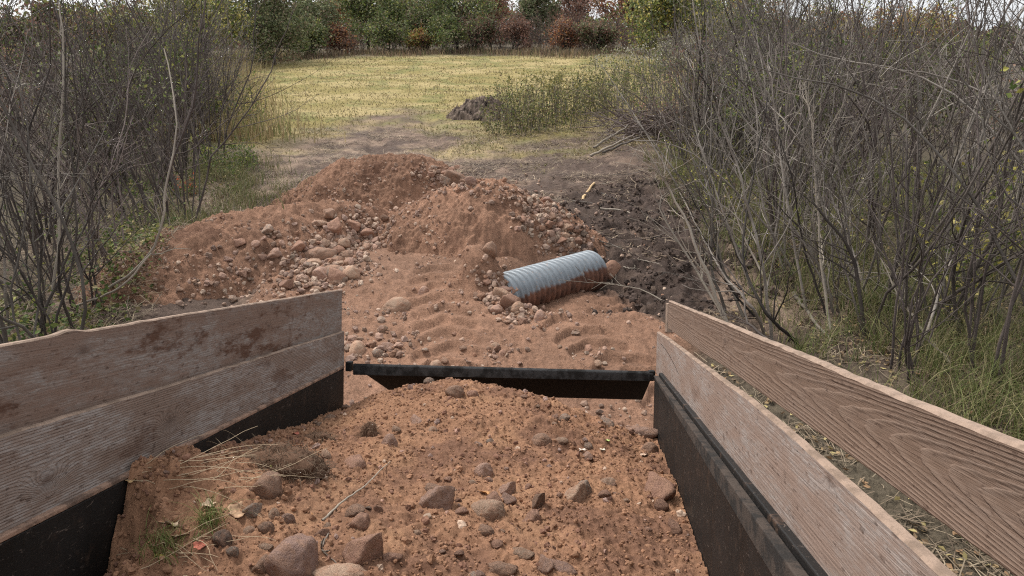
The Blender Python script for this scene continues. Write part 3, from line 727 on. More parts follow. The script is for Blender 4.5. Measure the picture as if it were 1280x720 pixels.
for i in range(60):
    s0, t0 = rg.uniform(.08, W - .05), rg.uniform(-2.1, -.05); z = 0.010 + .02 * rg.random() ** 2; kd = kinds[rg.integers(8)]
    P = L2w(np.array([s0, t0, float(Lh(s0, t0))])); sz = z * 1.6
    stone(P, (sz * rg.uniform(.9, 1.4), sz, sz * rg.uniform(.6, 1)), kd, int(rg.integers(2)), R_bed, desc[kd] + ' scattered on the dirt load', 'pebbles scattered on the dirt load', rg.uniform(0, 3), seed=1000 + i)
# stones on the heaps and the ground
GS = [
 (497, 381, 28, 15, 'tan', 0, 'lone oval tan cobble on the tyre-marked ground in front of the heaps'),
 (762, 337, 18, 18, 'red', 0, 'round orange brown stone at the far mouth of the culvert'),
 (530, 363, 12, 9, 'pink', 0, 'pale stone between the tyre marks and the culvert'),
 (402, 318, 24, 20, 'brown', 1, 'dark wedge shaped stone in the cobble spill of the long heap'),
 (438, 343, 22, 18, 'tan', 0, 'big rounded tan cobble at the low end of the cobble spill'),
 (422, 346, 20, 16, 'red', 0, 'big rounded red cobble beside the tan one in the spill'),
 (418, 285, 18, 14, 'red', 1, 'broken red stone at the top of the cobble spill'),
 (568, 223, 22, 14, 'brown', 1, 'brown block stone on the rim of the far heap'),
 (345, 317, 14, 10, 'pink', 1, 'pinkish stone on the flank of the long heap'),
 (612, 311, 16, 15, 'brown', 0, 'dark stone stuck in the near face of the rounded heap'),
 (645, 385, 14, 12, 'tan', 0, 'tan stone at the foot of the culvert end'),
 (675, 395, 16, 12, 'pink', 0, 'pink stone below the middle of the culvert'),
 (629, 370, 18, 14, 'tan', 1, 'tan stone piled on the near culvert end'),
 (640, 378, 22, 16, 'red', 1, 'larger stone resting against the near culvert end'),
 (447, 435, 22, 14, 'tan', 0, 'tan cobble on the ground just past the plank end'),
 (472, 441, 12, 10, 'grey', 0, 'greyish stone on the ground past the plank end'),
 (545, 455, 14, 10, 'tan', 0, 'tan stone right behind the tailgate lip'),
]
for i, (x, y, wd, ht, kd, an, lab) in enumerate(GS):
    p, k = pix(x, y + ht * .3); sc = k / F; wm = wd * sc; hm = ht * sc
    stone(p, (wm * 1.05, wm * .85, hm * 1.25), kd, an, R_id, lab, 'larger stones on the heaps and ground', (i * 1.7) % 1.5, seed=200 + i)
def scatter_px(n, cx, cy, sx, sy, smin, smax, where, group, seed, rot=0.):
    rg = np.random.default_rng(seed); P = []
    for i in range(n):
        u, v = rg.normal(0, 1, 2); u *= sx; v *= sy; x = cx + u * math.cos(rot) - v * math.sin(rot); y = cy + u * math.sin(rot) + v * math.cos(rot)
        p, k = pix(x, y)
        if k > 16: continue
        z = smin + (smax - smin) * rg.random() ** 2; kd = kinds[rg.integers(8)]
        stone(p, (z * rg.uniform(.9, 1.4), z, z * rg.uniform(.65, .95)), kd, int(rg.integers(2)), R_id, desc[kd].replace('small ', '') + ' ' + where, group, rg.uniform(0, 3), seed=seed * 100 + i, sink=.25)
scatter_px(75, 418, 320, 36, 18, .05, .15, 'in the cobble spill at the foot of the long heap', 'cobbles spilled between the heaps', 5, -.5)
scatter_px(40, 690, 285, 30, 13, .04, .12, 'on the steep shoulder of the rounded heap above the culvert', 'stones on the shoulder of the rounded heap', 6, .75)
scatter_px(22, 560, 222, 24, 8, .05, .13, 'on the rim of the far heap', 'stones on the rim of the far heap', 7, .3)
scatter_px(26, 635, 375, 20, 10, .04, .11, 'packed around the near end of the culvert', 'stones around the culvert end', 8, .5)
scatter_px(24, 300, 335, 55, 18, .04, .10, 'on the flank of the long heap', 'stones on the flank of the long heap', 9, -.4)
scatter_px(12, 465, 432, 22, 9, .04, .09, 'on the ground behind the tailgate', 'stones on the ground behind the tailgate', 10)
scatter_px(20, 650, 440, 90, 14, .03, .06, 'on the tyre-marked red ground', 'stones on the tyre-marked ground', 12)

def rubble(name, P, size, rng, cols, mat, label, cat, src=(IV1, IF1), parent=None, m4=None):
    V0, F0 = src; n = len(P); q = rng.normal(0, 1, (n, 4)); q /= np.linalg.norm(q, axis=1)[:, None]
    a, b, c_, d = q.T
    R = np.stack([1 - 2 * (c_ * c_ + d * d), 2 * (b * c_ - a * d), 2 * (b * d + a * c_), 2 * (b * c_ + a * d), 1 - 2 * (b * b + d * d), 2 * (c_ * d - a * b),
                  2 * (b * d - a * c_), 2 * (c_ * d + a * b), 1 - 2 * (b * b + c_ * c_)], -1).reshape(n, 3, 3)
    k = len(V0); J = 1 + rng.normal(0, .16, (n, k))
    sc = rng.uniform(.6, 1.15, (n, 1, 3)) * (size[:, None, None] / 2)
    V = np.einsum('nij,nkj->nki', R, V0[None] * J[..., None] * sc) + P[:, None]
    Fc = (F0[None] + np.arange(n)[:, None, None] * k).reshape(-1, F0.shape[1])
    o = link(name, new_mesh(name, V.reshape(-1, 3), Fc, mat, False, np.repeat(cols, k, axis=0)), parent, m4)
    if label: tag(o, label, cat, kind='stuff')
    return o
rg = np.random.default_rng(12)
# crumbs of the load
n = 34000; s0 = rg.uniform(.005, W - .005, n); t0 = rg.uniform(-2.4, .3, n); z = .0025 + .011 * rg.random(n) ** 4
cl = sst(-.3, .4, fbm(s0, t0, 3, 3, 221)); keep = rg.random(n) < .35 + .65 * cl; s0, t0, z = s0[keep], t0[keep], z[keep]
P = np.stack([s0, t0, Lh(s0, t0) + z * .15], -1)
rubble('dirt_crumbs', P, z, rg, np.clip(pick(rg, len(P), [LC * 1.15, LC * 1.0, LC * .9, LC * .8], .12), .02, .8), M_crumb, 'loose crumbs and grit covering the dirt load', 'dirt crumbs', (IV1 * 1., IF1), None, BED)
n = 9000; s0 = rg.uniform(.01, W - .01, n); t0 = rg.uniform(-2.35, .25, n); z = .006 + .022 * rg.random(n) ** 3
ok = rg.random(n) < .25 + .75 * sst(-.2, .4, fbm(s0, t0, 3.5, 3, 225)); s0, t0, z = s0[ok], t0[ok], z[ok]
xe = rg.uniform(-.02, .16, 900); te = rg.uniform(-2.35, -1.3, 900); s0 = np.r_[s0, np.clip(xe, .005, 1)]; t0 = np.r_[t0, te]; z = np.r_[z, .005 + .014 * rg.random(900) ** 2]
rubble('dirt_clods', np.stack([s0, t0, Lh(s0, t0)], -1), z, rg, np.clip(pick(rg, len(s0), [LC * 1.05, LC * .8, LC * .9, LD * 1.3], .10), .02, .8), M_crumb, 'soft lumps of dirt lying over the load', 'dirt clods', (IV2, IF2), None, BED)
n = 260; s0 = rg.uniform(.02, W - .02, n); t0 = rg.uniform(-2.3, .1, n); z = .012 + .022 * rg.random(n) ** 3
P = np.stack([s0, t0, Lh(s0, t0) + z * .1], -1)
rubble('gravel', P, z, rg, np.clip(pick(rg, n, [LC * .8, LD, (.33, .2, .15), (.42, .3, .22), (.24, .16, .13)], .18), .02, .8), M_crumb, 'fine gravel mixed into the dirt load', 'gravel', (IV2, IF2), None, BED)
# gravel on heaps
def on_surface(n, xr, yr, rng): x = rng.uniform(*xr, n); y = rng.uniform(*yr, n); return x, y
GP = [RED, (.32, .215, .16), (.27, .18, .14), (.36, .25, .185), (.30, .19, .14), (.25, .165, .12), (.38, .28, .21), (.21, .14, .105)]
x, y = on_surface(60000, (-5, 1.8), (3.9, 12.6), rg)
hp = np.maximum.reduce([heap_h(x, y, sp) for sp, _ in HEAPS]) > G(x, y)
d = sst(-.2, .6, fbm(x, y, 1.3, 3, 231)) * np.where(hp, .55, .35) * np.where(hp | (apron(x, y) > .4), 1, .03) + .02
keep = rg.random(len(x)) < d; x, y = x[keep], y[keep]; z = .012 + .045 * rg.random(len(x)) ** 3
rubble('gravel', np.stack([x, y, S(x, y) + z * .15], -1), z, rg, np.clip(pick(rg, len(x), GP, .18), .02, .8), M_crumb, 'reddish gravel strewn over the heaps and tracked ground', 'gravel')
# extra cobbly bands
xs = []; ys = []
for (cx, cy, sx, sy, rot, n) in [(418, 318, 42, 22, -.5, 650), (690, 285, 34, 14, .75, 500), (560, 224, 30, 8, .3, 200), (635, 372, 24, 14, .5, 260), (450, 300, 12, 30, 0, 150), (470, 432, 30, 12, 0, 60), (300, 340, 60, 18, -.4, 90)]:
    for i in range(n):
        u, v = rg.normal(0, 1, 2); u *= sx; v *= sy; p, k = pix(cx + u * math.cos(rot) - v * math.sin(rot), cy + u * math.sin(rot) + v * math.cos(rot))
        if k < 15: xs.append(p[0]); ys.append(p[1])
x = np.array(xs); y = np.array(ys); z = .025 + .06 * rg.random(len(x)) ** 2
rubble('rubble', np.stack([x, y, S(x, y) + z * .2], -1), z, rg, np.clip(pick(rg, len(x), GP, .15), .02, .8), M_crumb, 'mixed small cobbles and rubble filling in between the larger stones', 'rubble', (IV2, IF2))
# dark mud clods
x, y = on_surface(16000, (.3, 4.2), (5.8, 14.0), rg); keep = rg.random(len(x)) < muddy(x, y) * .8 * sst(-.3, .4, fbm(x, y, 2, 2, 240)); x, y = x[keep], y[keep]; z = .015 + .07 * rg.random(len(x)) ** 3
rubble('mud_clods', np.stack([x, y, S(x, y) + z * .1], -1), z, rg, np.clip(pick(rg, len(x), [MUD, MUD * 1.4, MUD * .8, BROWN * .7], .2), .01, .6), M_crumb, 'dark wet clods of churned mud beside the culvert', 'mud clods', (IV2, IF2))

# ------------------------------------------------------------------ culvert pipe
pa = c2w(ray(630, 370) * 7.60); pb = c2w(ray(740, 338) * 8.55)
ax = pb - pa; Lp = np.linalg.norm(ax); ax /= Lp; pr = .232
def rib(p): c_ = np.cos(p); return np.sign(c_) * np.abs(c_) ** .8
def culvert():
    ext = .10; n = 520; nb_ = 72; L = Lp + ext; z = np.linspace(0, L, n)
    u = np.cross(ax, [0, 0, 1]); u /= np.linalg.norm(u); v = np.cross(u, ax)
    a = np.arange(nb_) * 2 * math.pi / nb_
    def shell(rad, zz, amp):
        ZZ, AA = np.meshgrid(zz, a, indexing='ij'); r = rad + amp * rib(2 * math.pi * (ZZ / .080 + AA / (2 * math.pi)))
        c0 = pa - ax * ext
        return c0 + ax * ZZ[..., None] + (u * np.cos(AA)[..., None] + v * np.sin(AA)[..., None]) * r[..., None]
    Vo = shell(pr, z, .0165); Vi = shell(pr - .004, z, .0165)
    def fc(off, flip):
        i = np.arange(n - 1)[:, None] * nb_ + np.arange(nb_)[None]; j = np.arange(n - 1)[:, None] * nb_ + (np.arange(nb_)[None] + 1) % nb_
        f = np.stack([i, i + nb_, j + nb_, j], -1).reshape(-1, 4) + off; return f[:, ::-1] if flip else f
    N = n * nb_; k = np.arange(nb_); k2 = (k + 1) % nb_
    rim1 = np.stack([k, k2, k2 + N, k + N], -1); e = (n - 1) * nb_; rim2 = np.stack([e + k, e + k + N, e + k2 + N, e + k2], -1)
    return np.concatenate([Vo.reshape(-1, 3), Vi.reshape(-1, 3)]), np.concatenate([fc(0, False), fc(N, True), rim1, rim2])
m = NT('galvanised_corrugated_steel'); geo = m.n('ShaderNodeNewGeometry').outputs['Position']; o3 = m.xyz(geo)
zc = float((pa[2] + pb[2]) / 2)
zn = m.math('ADD', m.math('ADD', o3[2], m.math('MULTIPLY_ADD', m.noise(geo, 5, 5, .65), .16, -.08)), m.math('MULTIPLY_ADD', o3[0], -.03, 0.))
mud = m.math('SUBTRACT', 1., m.step(zn, zc + .035, zc + .075))
gal = m.mix(m.step(m.noise(geo, 12, 4, .7), .35, .7), (.225, .25, .27), (.185, .205, .22)); gal = m.mix(m.math('MULTIPLY', m.step(m.noise(geo, 40, 3), .6, .7), .4), gal, (.35, .22, .15))
mc = m.mix(m.step(m.noise(geo, 7, 5, .7), .35, .65), (.20, .095, .06), (.085, .045, .032))
M_pipe = m.fin(m.mix(mud, gal, mc), m.math('MULTIPLY_ADD', mud, .3, .5), m.bump(m.noise(geo, 18, 3), .003, .3), m.math('MULTIPLY_ADD', mud, -.15, .15), spec=.35)
V, Fq = culvert(); c0 = pa
o = link('culvert_pipe', new_mesh('culvert_pipe', V - c0, Fq, M_pipe, True)); o.location = c0
tag(o, 'corrugated galvanised culvert pipe, muddy on its lower half, sticking out of the red dirt', 'pipe')

# ------------------------------------------------------------------ shrubs
def shrub_proto(seed, n_st, H, spread, lean=(0, 0), leafy=0, pal=None, bark=M_bark, lsize=.035, dense=1., label='', cat='shrub', grp='', name='bare_shrub', wig=.13, rb=(.008, .018)):
    rng = np.random.default_rng(seed); ls = []; tips = []
    for k in range(n_st):
        a = rng.uniform(0, 2 * math.pi); b = np.array([math.cos(a), math.sin(a), 0]) * rng.uniform(.03, .42); an = rng.uniform(.04, spread)
        d = np.array([math.cos(a) * math.sin(an) + lean[0], math.sin(a) * math.sin(an) + lean[1], math.cos(an)]); L = H * rng.uniform(.55, 1.1)
        st = grow(rng, b + [0, 0, -.08], d, L, rng.uniform(*rb), .003, 13, wig, .02); ls.append(st)
        br = branches(rng, st, int(8 * dense), (.4, 1.05), L * .40, .55, 7, .13, .05, .15); ls += br
        for q in br: 
            tw = branches(rng, q, int(2.6 * dense), (.4, .9), .42, .65, 4, .2, .03, .25); ls += tw; tips += [w_[0][-1] for w_ in tw] + [w_[0][2] for w_ in tw]
    V, Fq = tubes(ls, 3); root = link(name, None); tag(root, label, cat, grp)
    link('stems', new_mesh('stems', V, Fq, bark, True), root)
    if leafy:
        T = np.array(tips); T = T[rng.permutation(len(T))[:max(8, leafy // 9)]]; T = T[rng.integers(0, len(T), leafy)] + rng.normal(0, .06, (leafy, 3)); T = T[T[:, 2] > .1]
        V, Fc, C = leaves(T, lsize * rng.uniform(.7, 1.3, len(T)), rng, np.clip(pick(rng, len(T), pal, .25), .01, .9)); link('leaves', new_mesh('leaves', V, Fc, M_leaf, False, C), root)
    return root
GRN = [(.10, .14, .035), (.15, .18, .05), (.07, .10, .03), (.24, .24, .07)]
YEL = [(.42, .36, .08), (.30, .28, .07), (.18, .20, .06), (.5, .42, .16)]
PALE = [(.45, .42, .30), (.30, .30, .18), (.20, .22, .10)]
ORG = [(.42, .19, .08), (.34, .13, .07), (.32, .21, .11), (.20, .14, .10)]
RUS = [(.24, .125, .09), (.19, .10, .075), (.28, .17, .115), (.15, .11, .09)]
DGR = [(.085, .105, .048), (.115, .135, .06), (.15, .165, .08), (.21, .205, .11), (.17, .13, .085)]
protos = {
 'a': shrub_proto(1, 9, 3.7, .28, dense=.8), 'b': shrub_proto(2, 8, 3.5, .38, bark=M_bark2, dense=.8), 'c': shrub_proto(3, 11, 4.1, .24, dense=1., bark=M_bark2),
 'd': shrub_proto(4, 9, 3.4, .55, lean=(-.35, -.12), dense=.8, rb=(.010, .018)), 'e': shrub_proto(5, 9, 3.6, .3, leafy=500, pal=PALE[1:] + GRN, lsize=.042, dense=.8),
 'f': shrub_proto(6, 10, 3.8, .3, leafy=900, pal=GRN + GRN + YEL[1:3], lsize=.045, dense=.8),
 'h': shrub_proto(9, 14, 4.3, .25, leafy=900, pal=RUS, lsize=.06, bark=M_bark2), 'i': shrub_proto(10, 10, 3.9, .26, bark=M_dark)}
used = set()
def put(key, x, y, rz, sc, label, group, cat='shrub'):
    o = protos[key] if key not in used else copy_tree(protos[key]); used.add(key)
    o.location = (x, y, float(S(x, y)) - .02); o.rotation_euler = (random.uniform(-.05, .05), random.uniform(-.05, .05), rz); o.scale = (sc, sc, sc * random.uniform(.92, 1.08))
    tag(o, label, cat, group)
rg = np.random.default_rng(77)
def poisson(n, fn, mind):
    out = []; tries = 0
    while len(out) < n and tries < 20000:
        tries += 1; p = fn()
        if p is None: continue
        if all((p[0] - q[0]) ** 2 + (p[1] - q[1]) ** 2 > mind * mind for q in out): out.append(p)
    return out
def fnL():
    y = 5 + 22 * rg.random() ** 1.3; x = edgeL(y) - .25 - rg.exponential(1.9)
    return (x, y) if abs(x) < .80 * y + 1.5 else None
def fnR():
    y = 4.6 + 24 * rg.random() ** 1.2; x = edgeR(y) + .3 + rg.exponential(2.1)
    return (x, y) if abs(x) < .80 * y + 1.5 else None
for i, (x, y) in enumerate(poisson(68, fnL, .52)):
    k = 'abccibeaccaifbai'[i % 16]; e = x - edgeL(y)
    leafn = {'e': 'sparse pale-leaved', 'f': 'thin green-leaved'}.get(k, {'b': 'brownish bare', 'c': 'purplish bare', 'i': 'dark bare'}.get(k, 'grey bare'))
    zone = 'on the open edge of' if e > -1 else ('inside' if e > -2.6 else 'deep inside')
    put(k, x, y, rg.uniform(0, 6.28), rg.uniform(.85, 1.2), f'{leafn} multi-stemmed shrub {zone} the thicket behind the left plank wall', 'shrubs of the thicket behind the knotty planks')
for i, (x, y) in enumerate(poisson(72, fnR, .55)):
    k = 'dabcadibdcaf'[i % 12]
    leafn = {'e': 'sparse pale-leaved', 'f': 'thin yellow-green-leaved', 'd': 'spreading bare'}.get(k, {'b': 'brownish bare', 'c': 'purplish bare', 'i': 'dark bare'}.get(k, 'grey bare'))
    e = x - edgeR(y); zone = 'on the muddy edge of' if e < 1 else ('inside' if e < 2.8 else 'deep inside')
    put(k, x, y, rg.uniform(0, 6.28) if k != 'd' else rg.uniform(-.6, .6), rg.uniform(1.0, 1.35) * (1.12 if e > 2 else 1 if e > .8 else .75), f'{leafn} multi-stemmed shrub {zone} the thicket beyond the brown arched-grain plank', 'shrubs of the thicket beyond the brown plank')
FILL = []
for i, (x, y) in enumerate([(5.2, 14), (6.6, 16.5), (4.6, 18), (8.5, 15), (6.5, 20.5), (9.5, 19), (11.5, 16.5), (8.6, 23), (12.5, 21), (14.5, 18), (10.8, 26), (14, 25), (17, 22), (18, 28), (13, 31), (16.5, 33), (21, 26), (20, 34)]):
    FILL.append((x, y, 'r', i))
for i, (x, y) in enumerate([(-7.6, 14), (-9, 17), (-7.8, 18.5), (-11, 15), (-10.5, 20.5), (-13, 18), (-11.8, 25), (-15, 22), (-14.5, 29), (-19, 27), (-17, 34)]):
    FILL.append((x, y, 'l', i))
# ------------------------------------------------------------------ hero branches
def branch_obj(pts3, r0, r1, mat, label, cat='branch', twigs=0, seed=0, name='fallen_branch', group=None, tw=.3):
    pts3 = np.array(pts3, float); n = max(12, len(pts3) * 4)
    t = np.linspace(0, len(pts3) - 1, n); q = np.stack([np.interp(t, np.arange(len(pts3)), pts3[:, k]) for k in range(3)], -1)
    for _ in range(2): q[1:-1] = (q[:-2] + 2 * q[1:-1] + q[2:]) / 4
    rng = np.random.default_rng(seed); q = q + rng.normal(0, r0 * .35, q.shape); ln = (q, np.linspace(r0, r1, n)); ls = [ln]
    if twigs:
        br = branches(rng, ln, twigs, (.4, .8), tw * 1.6, .5, 6, .14, .02, .15); ls += br
        for b in br: ls += branches(rng, b, 2, (.4, .8), tw * .8, .6, 4, .15, .02, .2)
    V, Fq = tubes(ls, 4); b0 = q[0]; o = link(name, new_mesh(name, V - b0, Fq, mat, True)); o.location = b0; tag(o, label, cat, group); return o
def at(x, y, z): return c2w(ray(x, y) * z)
def gp(x, y, lift=.02): p, k = pix(x, y); return p + np.array([0, 0, lift])
branch_obj([gp(118, 375), at(180, 330, 6.9), at(204, 285, 6.8), at(208, 230, 6.8), at(225, 150, 6.9), at(205, 60, 7.2)], .016, .005, M_pale, 'pale bleached leaning stem curving up at the edge of the left thicket', twigs=5, seed=3, name='leaning_stem')
branch_obj([at(60, 400, 6.6), at(75, 300, 6.6), at(72, 200, 6.7), at(82, 70, 6.8), at(70, -20, 6.9)], .014, .006, M_pale, 'pale upright crooked stem near the left border of the photo', twigs=4, seed=4, name='leaning_stem')
branch_obj([gp(95, 385), at(150, 362, 6.7), at(190, 316, 6.7)], .013, .008, M_pale, 'short pale broken pole leaning beside the long dirt heap', seed=5)
branch_obj([gp(728, 250), gp(743, 230)], .026, .02, M_fresh, 'yellow split piece of wood on the brown ground', 'stick', seed=6, name='split_wood')
branch_obj([gp(750, 262), gp(785, 265), gp(825, 282)], .018, .008, M_pale, 'pale thin stick lying on the mud above the culvert', 'stick', seed=7, name='stick')
pk = [gp(840, 408, .55), at(800, 358, 6.5), at(765, 352, 6.9), at(700, 350, 7.4)]
branch_obj([at(828, 375, 5.9), at(800, 361, 6.3), at(765, 355, 6.7), at(700, 350, 7.1)], .006, .002, M_pale, 'thin forked twig reaching over the culvert from the plank top', twigs=5, seed=8, tw=.28, name='twig')
branch_obj([gp(955, 425, .05), at(945, 390, 6.2), at(905, 345, 6.6), at(880, 300, 7.0), at(850, 240, 7.4)], .016, .005, M_bark, 'leaning grey branch rising over the mud', twigs=7, seed=9, tw=.4)
branch_obj([gp(1000, 440, .05), at(960, 395, 6.0), at(925, 330, 6.3), at(935, 250, 6.6), at(960, 120, 7.0)], .017, .005, M_dark, 'dark curved branch bending left out of the right thicket', twigs=8, seed=10, tw=.45)
branch_obj([gp(992, 370), gp(1010, 392), gp(1040, 430)], .024, .012, M_pale, 'bleached fork of dead wood lying under the right thicket', twigs=3, seed=11, tw=.3)
branch_obj([at(960, 425, 5.2), at(930, 400, 5.6), at(932, 365, 6.0), at(905, 330, 6.4), at(865, 300, 6.6)], .010, .003, M_dark, 'dark snapped twig with an orange break beside the brown plank top', twigs=6, seed=12, tw=.35)
rg = np.random.default_rng(31)
for i, (x0, y0, x1, y1) in enumerate([(870, 250, 770, 120), (890, 265, 800, 60), (850, 240, 750, 80), (900, 300, 830, 150), (930, 330, 870, 190), (960, 360, 905, 230), (1010, 300, 1065, 120), (1080, 420, 1000, 240), (1150, 440, 1230, 250), (1190, 460, 1090, 300), (840, 200, 792, 60), (950, 300, 880, 130)]):
    p0 = gp(x0, y0); d0 = np.linalg.norm(p0 - np.array([0, 0, CAMZ])); p1 = at(x1, y1, d0 * rg.uniform(.9, 1.05)); m_ = (p0 + p1) / 2 + rg.normal(0, .12, 3) + [0, 0, .12]
    branch_obj([p0, m_, p1], .015, .004, [M_bark, M_pale, M_bark, M_dark][i % 4], f'{["grey","pale","ashy","dark"][i % 4]} arching bare branch leaning out of the right thicket over the mud', twigs=8, seed=40 + i, tw=.42, group='arching branches over the mud', name='arching_branch')
rg = np.random.default_rng(131)
for i in range(16):
    x0, y0 = rg.uniform(900, 1120), rg.uniform(330, 440); p0 = gp(x0, y0); d0 = np.linalg.norm(p0 - np.array([0, 0, CAMZ])); x1 = x0 - rg.uniform(20, 150); y1 = y0 - rg.uniform(120, 320)
    p1 = at(x1, y1, d0 * rg.uniform(.86, 1.02)); q1 = p0 * .65 + p1 * .35 + rg.normal(0, .1, 3); q2 = p0 * .3 + p1 * .7 + rg.normal(0, .14, 3) + [0, 0, .1]
    branch_obj([p0, q1, q2, p1], rg.uniform(.012, .021), .004, [M_bark, M_dark, M_bark, M_pale][i % 4], f'{["grey","dark","grey","pale"][i % 4]} crooked bare branch reaching left from the near edge of the right thicket', twigs=9, seed=240 + i, tw=.5, group='crooked branches at the near thicket edge', name='crooked_branch')
rg = np.random.default_rng(171)
for i in range(16):
    x0, y0 = rg.uniform(690, 890), rg.uniform(215, 350); a_ = rg.uniform(-.5, .5); l_ = rg.uniform(14, 42)
    branch_obj([gp(x0, y0), gp(x0 + l_ * .5, y0 + l_ * a_ * .4 + rg.uniform(-2, 2)), gp(x0 + l_, y0 + l_ * a_)], rg.uniform(.006, .013), .004, [M_bark, M_pale, M_dark][i % 3], f'short {["grey", "pale", "dark"][i % 3]} broken stick lying on the churned mud', 'stick', twigs=int(rg.integers(0, 3)), seed=640 + i, tw=.12, group='broken sticks on the mud', name='stick')
# brush pile by the path
bp, bk = pix(812, 178)
root = None; rng = np.random.default_rng(8); ls = []
for i in range(190):
    a = rng.normal(.35, .5) + (math.pi if rng.random() < .45 else 0); hh = abs(rng.normal(0, .38)); b = bp + np.array([rng.normal(.15, .62) * (1 - hh * .5), rng.normal(.5, .7), hh + .02])
    ln = grow(rng, b, (math.cos(a), math.sin(a) * .6, rng.uniform(-.25, .7)), rng.uniform(.6, 1.7), rng.uniform(.008, .024), .004, 8, .12, .0); ls.append(ln); ls += branches(rng, ln, 4, (.4, .9), .5, .5, 5, .15, .02)
V, Fq = tubes(ls, 4); o = link('brush_pile', new_mesh('brush_pile', V - bp, Fq, M_bark2, True)); o.location = bp
tag(o, 'tangled pile of pushed-up brush at the corner of the field', 'brush pile')
for i, (x0, y0, x1, y1) in enumerate([(742, 186, 785, 157), (738, 196, 790, 170), (752, 192, 800, 172)]):
    branch_obj([gp(x0, y0), at(x1, y1, pix(x0, y0)[1] * 1.0)], .03, .02, M_pale if i != 2 else M_bark, ['topmost pale pole', 'longest pale pole', 'lowest grey pole'][i] + ' sticking out of the brush pile', 'pole', seed=70 + i, name='cut_pole')
# dark clump of earth & sods at the edge of the field
cp_, ck = pix(606, 150)
sp2 = (cp_[0], cp_[1] + .3, .66, 1.15, .85, 0., 61, 1.3); a = np.linspace(-1.2, 1.2, 150); X, Y = np.meshgrid(sp2[0] + a, sp2[1] + a, indexing='ij')
Z = heap_h(X, Y, sp2) + .09 * bill(X, Y, 2.2, 3, 63) + .035 * bill(X, Y, 8, 3, 64) + G(X, Y) - .15; V = np.stack([a[:, None] + 0 * Y, 0 * X + a[None], np.maximum(Z, -.4)], -1).reshape(-1, 3)
cc = np.clip((np.array([.14, .105, .082]) * (1 + .9 * fbm(X, Y, 6, 3, 66))[..., None]), .01, 1).reshape(-1, 3)
o = link('sod_heap', new_mesh('sod_heap', V, grid_faces(150, 150)[:, ::-1], M_dirt, True, cc)); o.location = (sp2[0], sp2[1], 0); tag(o, 'dark heap of torn sod and roots at the near edge of the field', 'sod heap')
rng = np.random.default_rng(18); ls = []
for i in range(900):
    q = rng.normal(0, .42, 2); zz = float(np.interp(np.hypot(*q), [0, .8], [.62, .05])); ls.append(grow(rng, (q[0], q[1], zz - .03), rng.normal(0, 1, 3) * [1, 1, .5] + [0, 0, .25], rng.uniform(.15, .6), .010, .003, 5, .35, -.02))
V, Fq = tubes(ls, 3); link('root_fibres', new_mesh('root_fibres', V, Fq, M_bark2, True), o)
def S2(x, y): return np.maximum(S(x, y), np.where(np.hypot(x - sp2[0], y - sp2[1]) < 1.2, heap_h(x, y, sp2) + G(x, y), -9))

# ------------------------------------------------------------------ ground cover
rg = np.random.default_rng(99)
def cover(name, label, cat, parts, mat):
    V, Fl, C = join(parts); o = link(name, new_mesh(name, V, Fl, mat, False, np.clip(C, .008, .9))); tag(o, label, cat, kind='stuff'); return o
def pts(x, y, lift=0.): return np.stack([x, y, S(x, y) + lift], -1)
# mown field
n = 110000; y = 14 + 50 * rg.random(n) ** 1.35; x = rg.uniform(-.62, .5, n) * y
ok = (x > edgeL(y) - 1.5) & (rg.random(n) < sst(14.5, 19, y + .25 * x * (x < 0) + fbm(x, y, .5, 3, 51) * 3 - 5.5 * np.exp(-((x + 3.6) / 1.5) ** 2)) * (.3 + .7 * sst(-.4, .3, fbm(x, y, .7, 3, 301)))); x, y = x[ok], y[ok]; n = len(x)
g = sst(0, .5, fbm(x, y, .5, 3, 302)); cols = np.where((rg.random(n) < .10 + .30 * g)[:, None], pick(rg, n, [(.15, .152, .055), (.19, .178, .068), (.115, .13, .045)]), pick(rg, n, [(.31, .25, .13), (.24, .20, .09), (.37, .305, .17), (.19, .14, .08)]))
cover('grass', 'mown yellow-green grass of the field', 'grass', [blades(pts(x, y), rg.uniform(.03, .10, n) * (1 + .8 * sst(.1, .7, fbm(x, y, .9, 3, 305))), .010 + .0009 * y, rg, cols, 1.3, 2)], M_grass)
# tall dry fringe at the field's far edge
n = 17000; x = rg.uniform(-34, 32, n); y = 56 + rg.normal(0, 2.0, n) + 3.5 * noise2(x * .16, x * 0, 5) - 14 * sst(-7, -24, x)
cols = pick(rg, n, [(.22, .15, .09), (.16, .105, .075), (.34, .25, .15), (.12, .085, .065), (.13, .13, .06)])
cover('dry_grass', 'tall dry grass fringe along the far edge of the field', 'dry grass', [blades(pts(x, y), rg.uniform(.18, .42, n) * (1 + 1.3 * fbm(x, y, .35, 3, 371)), .05, rg, cols, .35, 2)], M_grass)
n = 16000; y = 18 + 36 * rg.random(n); x = edgeL(y) - .8 + rg.normal(0, 1.1, n) 
cols = pick(rg, n, [(.33, .24, .13), (.25, .2, .10), (.20, .20, .08), (.45, .36, .20)])
cover('dry_grass', 'straggly dry grass between the left thicket and the mown field', 'dry grass', [blades(pts(x, y), rg.uniform(.25, .8, n), .03, rg, cols, .35, 2)], M_grass)
# grass under the right thicket
n = 62000; y = 3.2 + 13 * rg.random(n) ** 1.7; x = edgeR(y) - .35 + 5.5 * rg.random(n)
d = sst(-.45, .2, fbm(x, y, .9, 3, 311)) * sst(-.6, .3, x - edgeR(y) + fbm(x, y, 1.2, 2, 313)); cap = (x > 1.95) | (y > 6); ok = (rg.random(n) < .16 + .84 * d) & cap; x, y = x[ok], y[ok]; n = len(x)
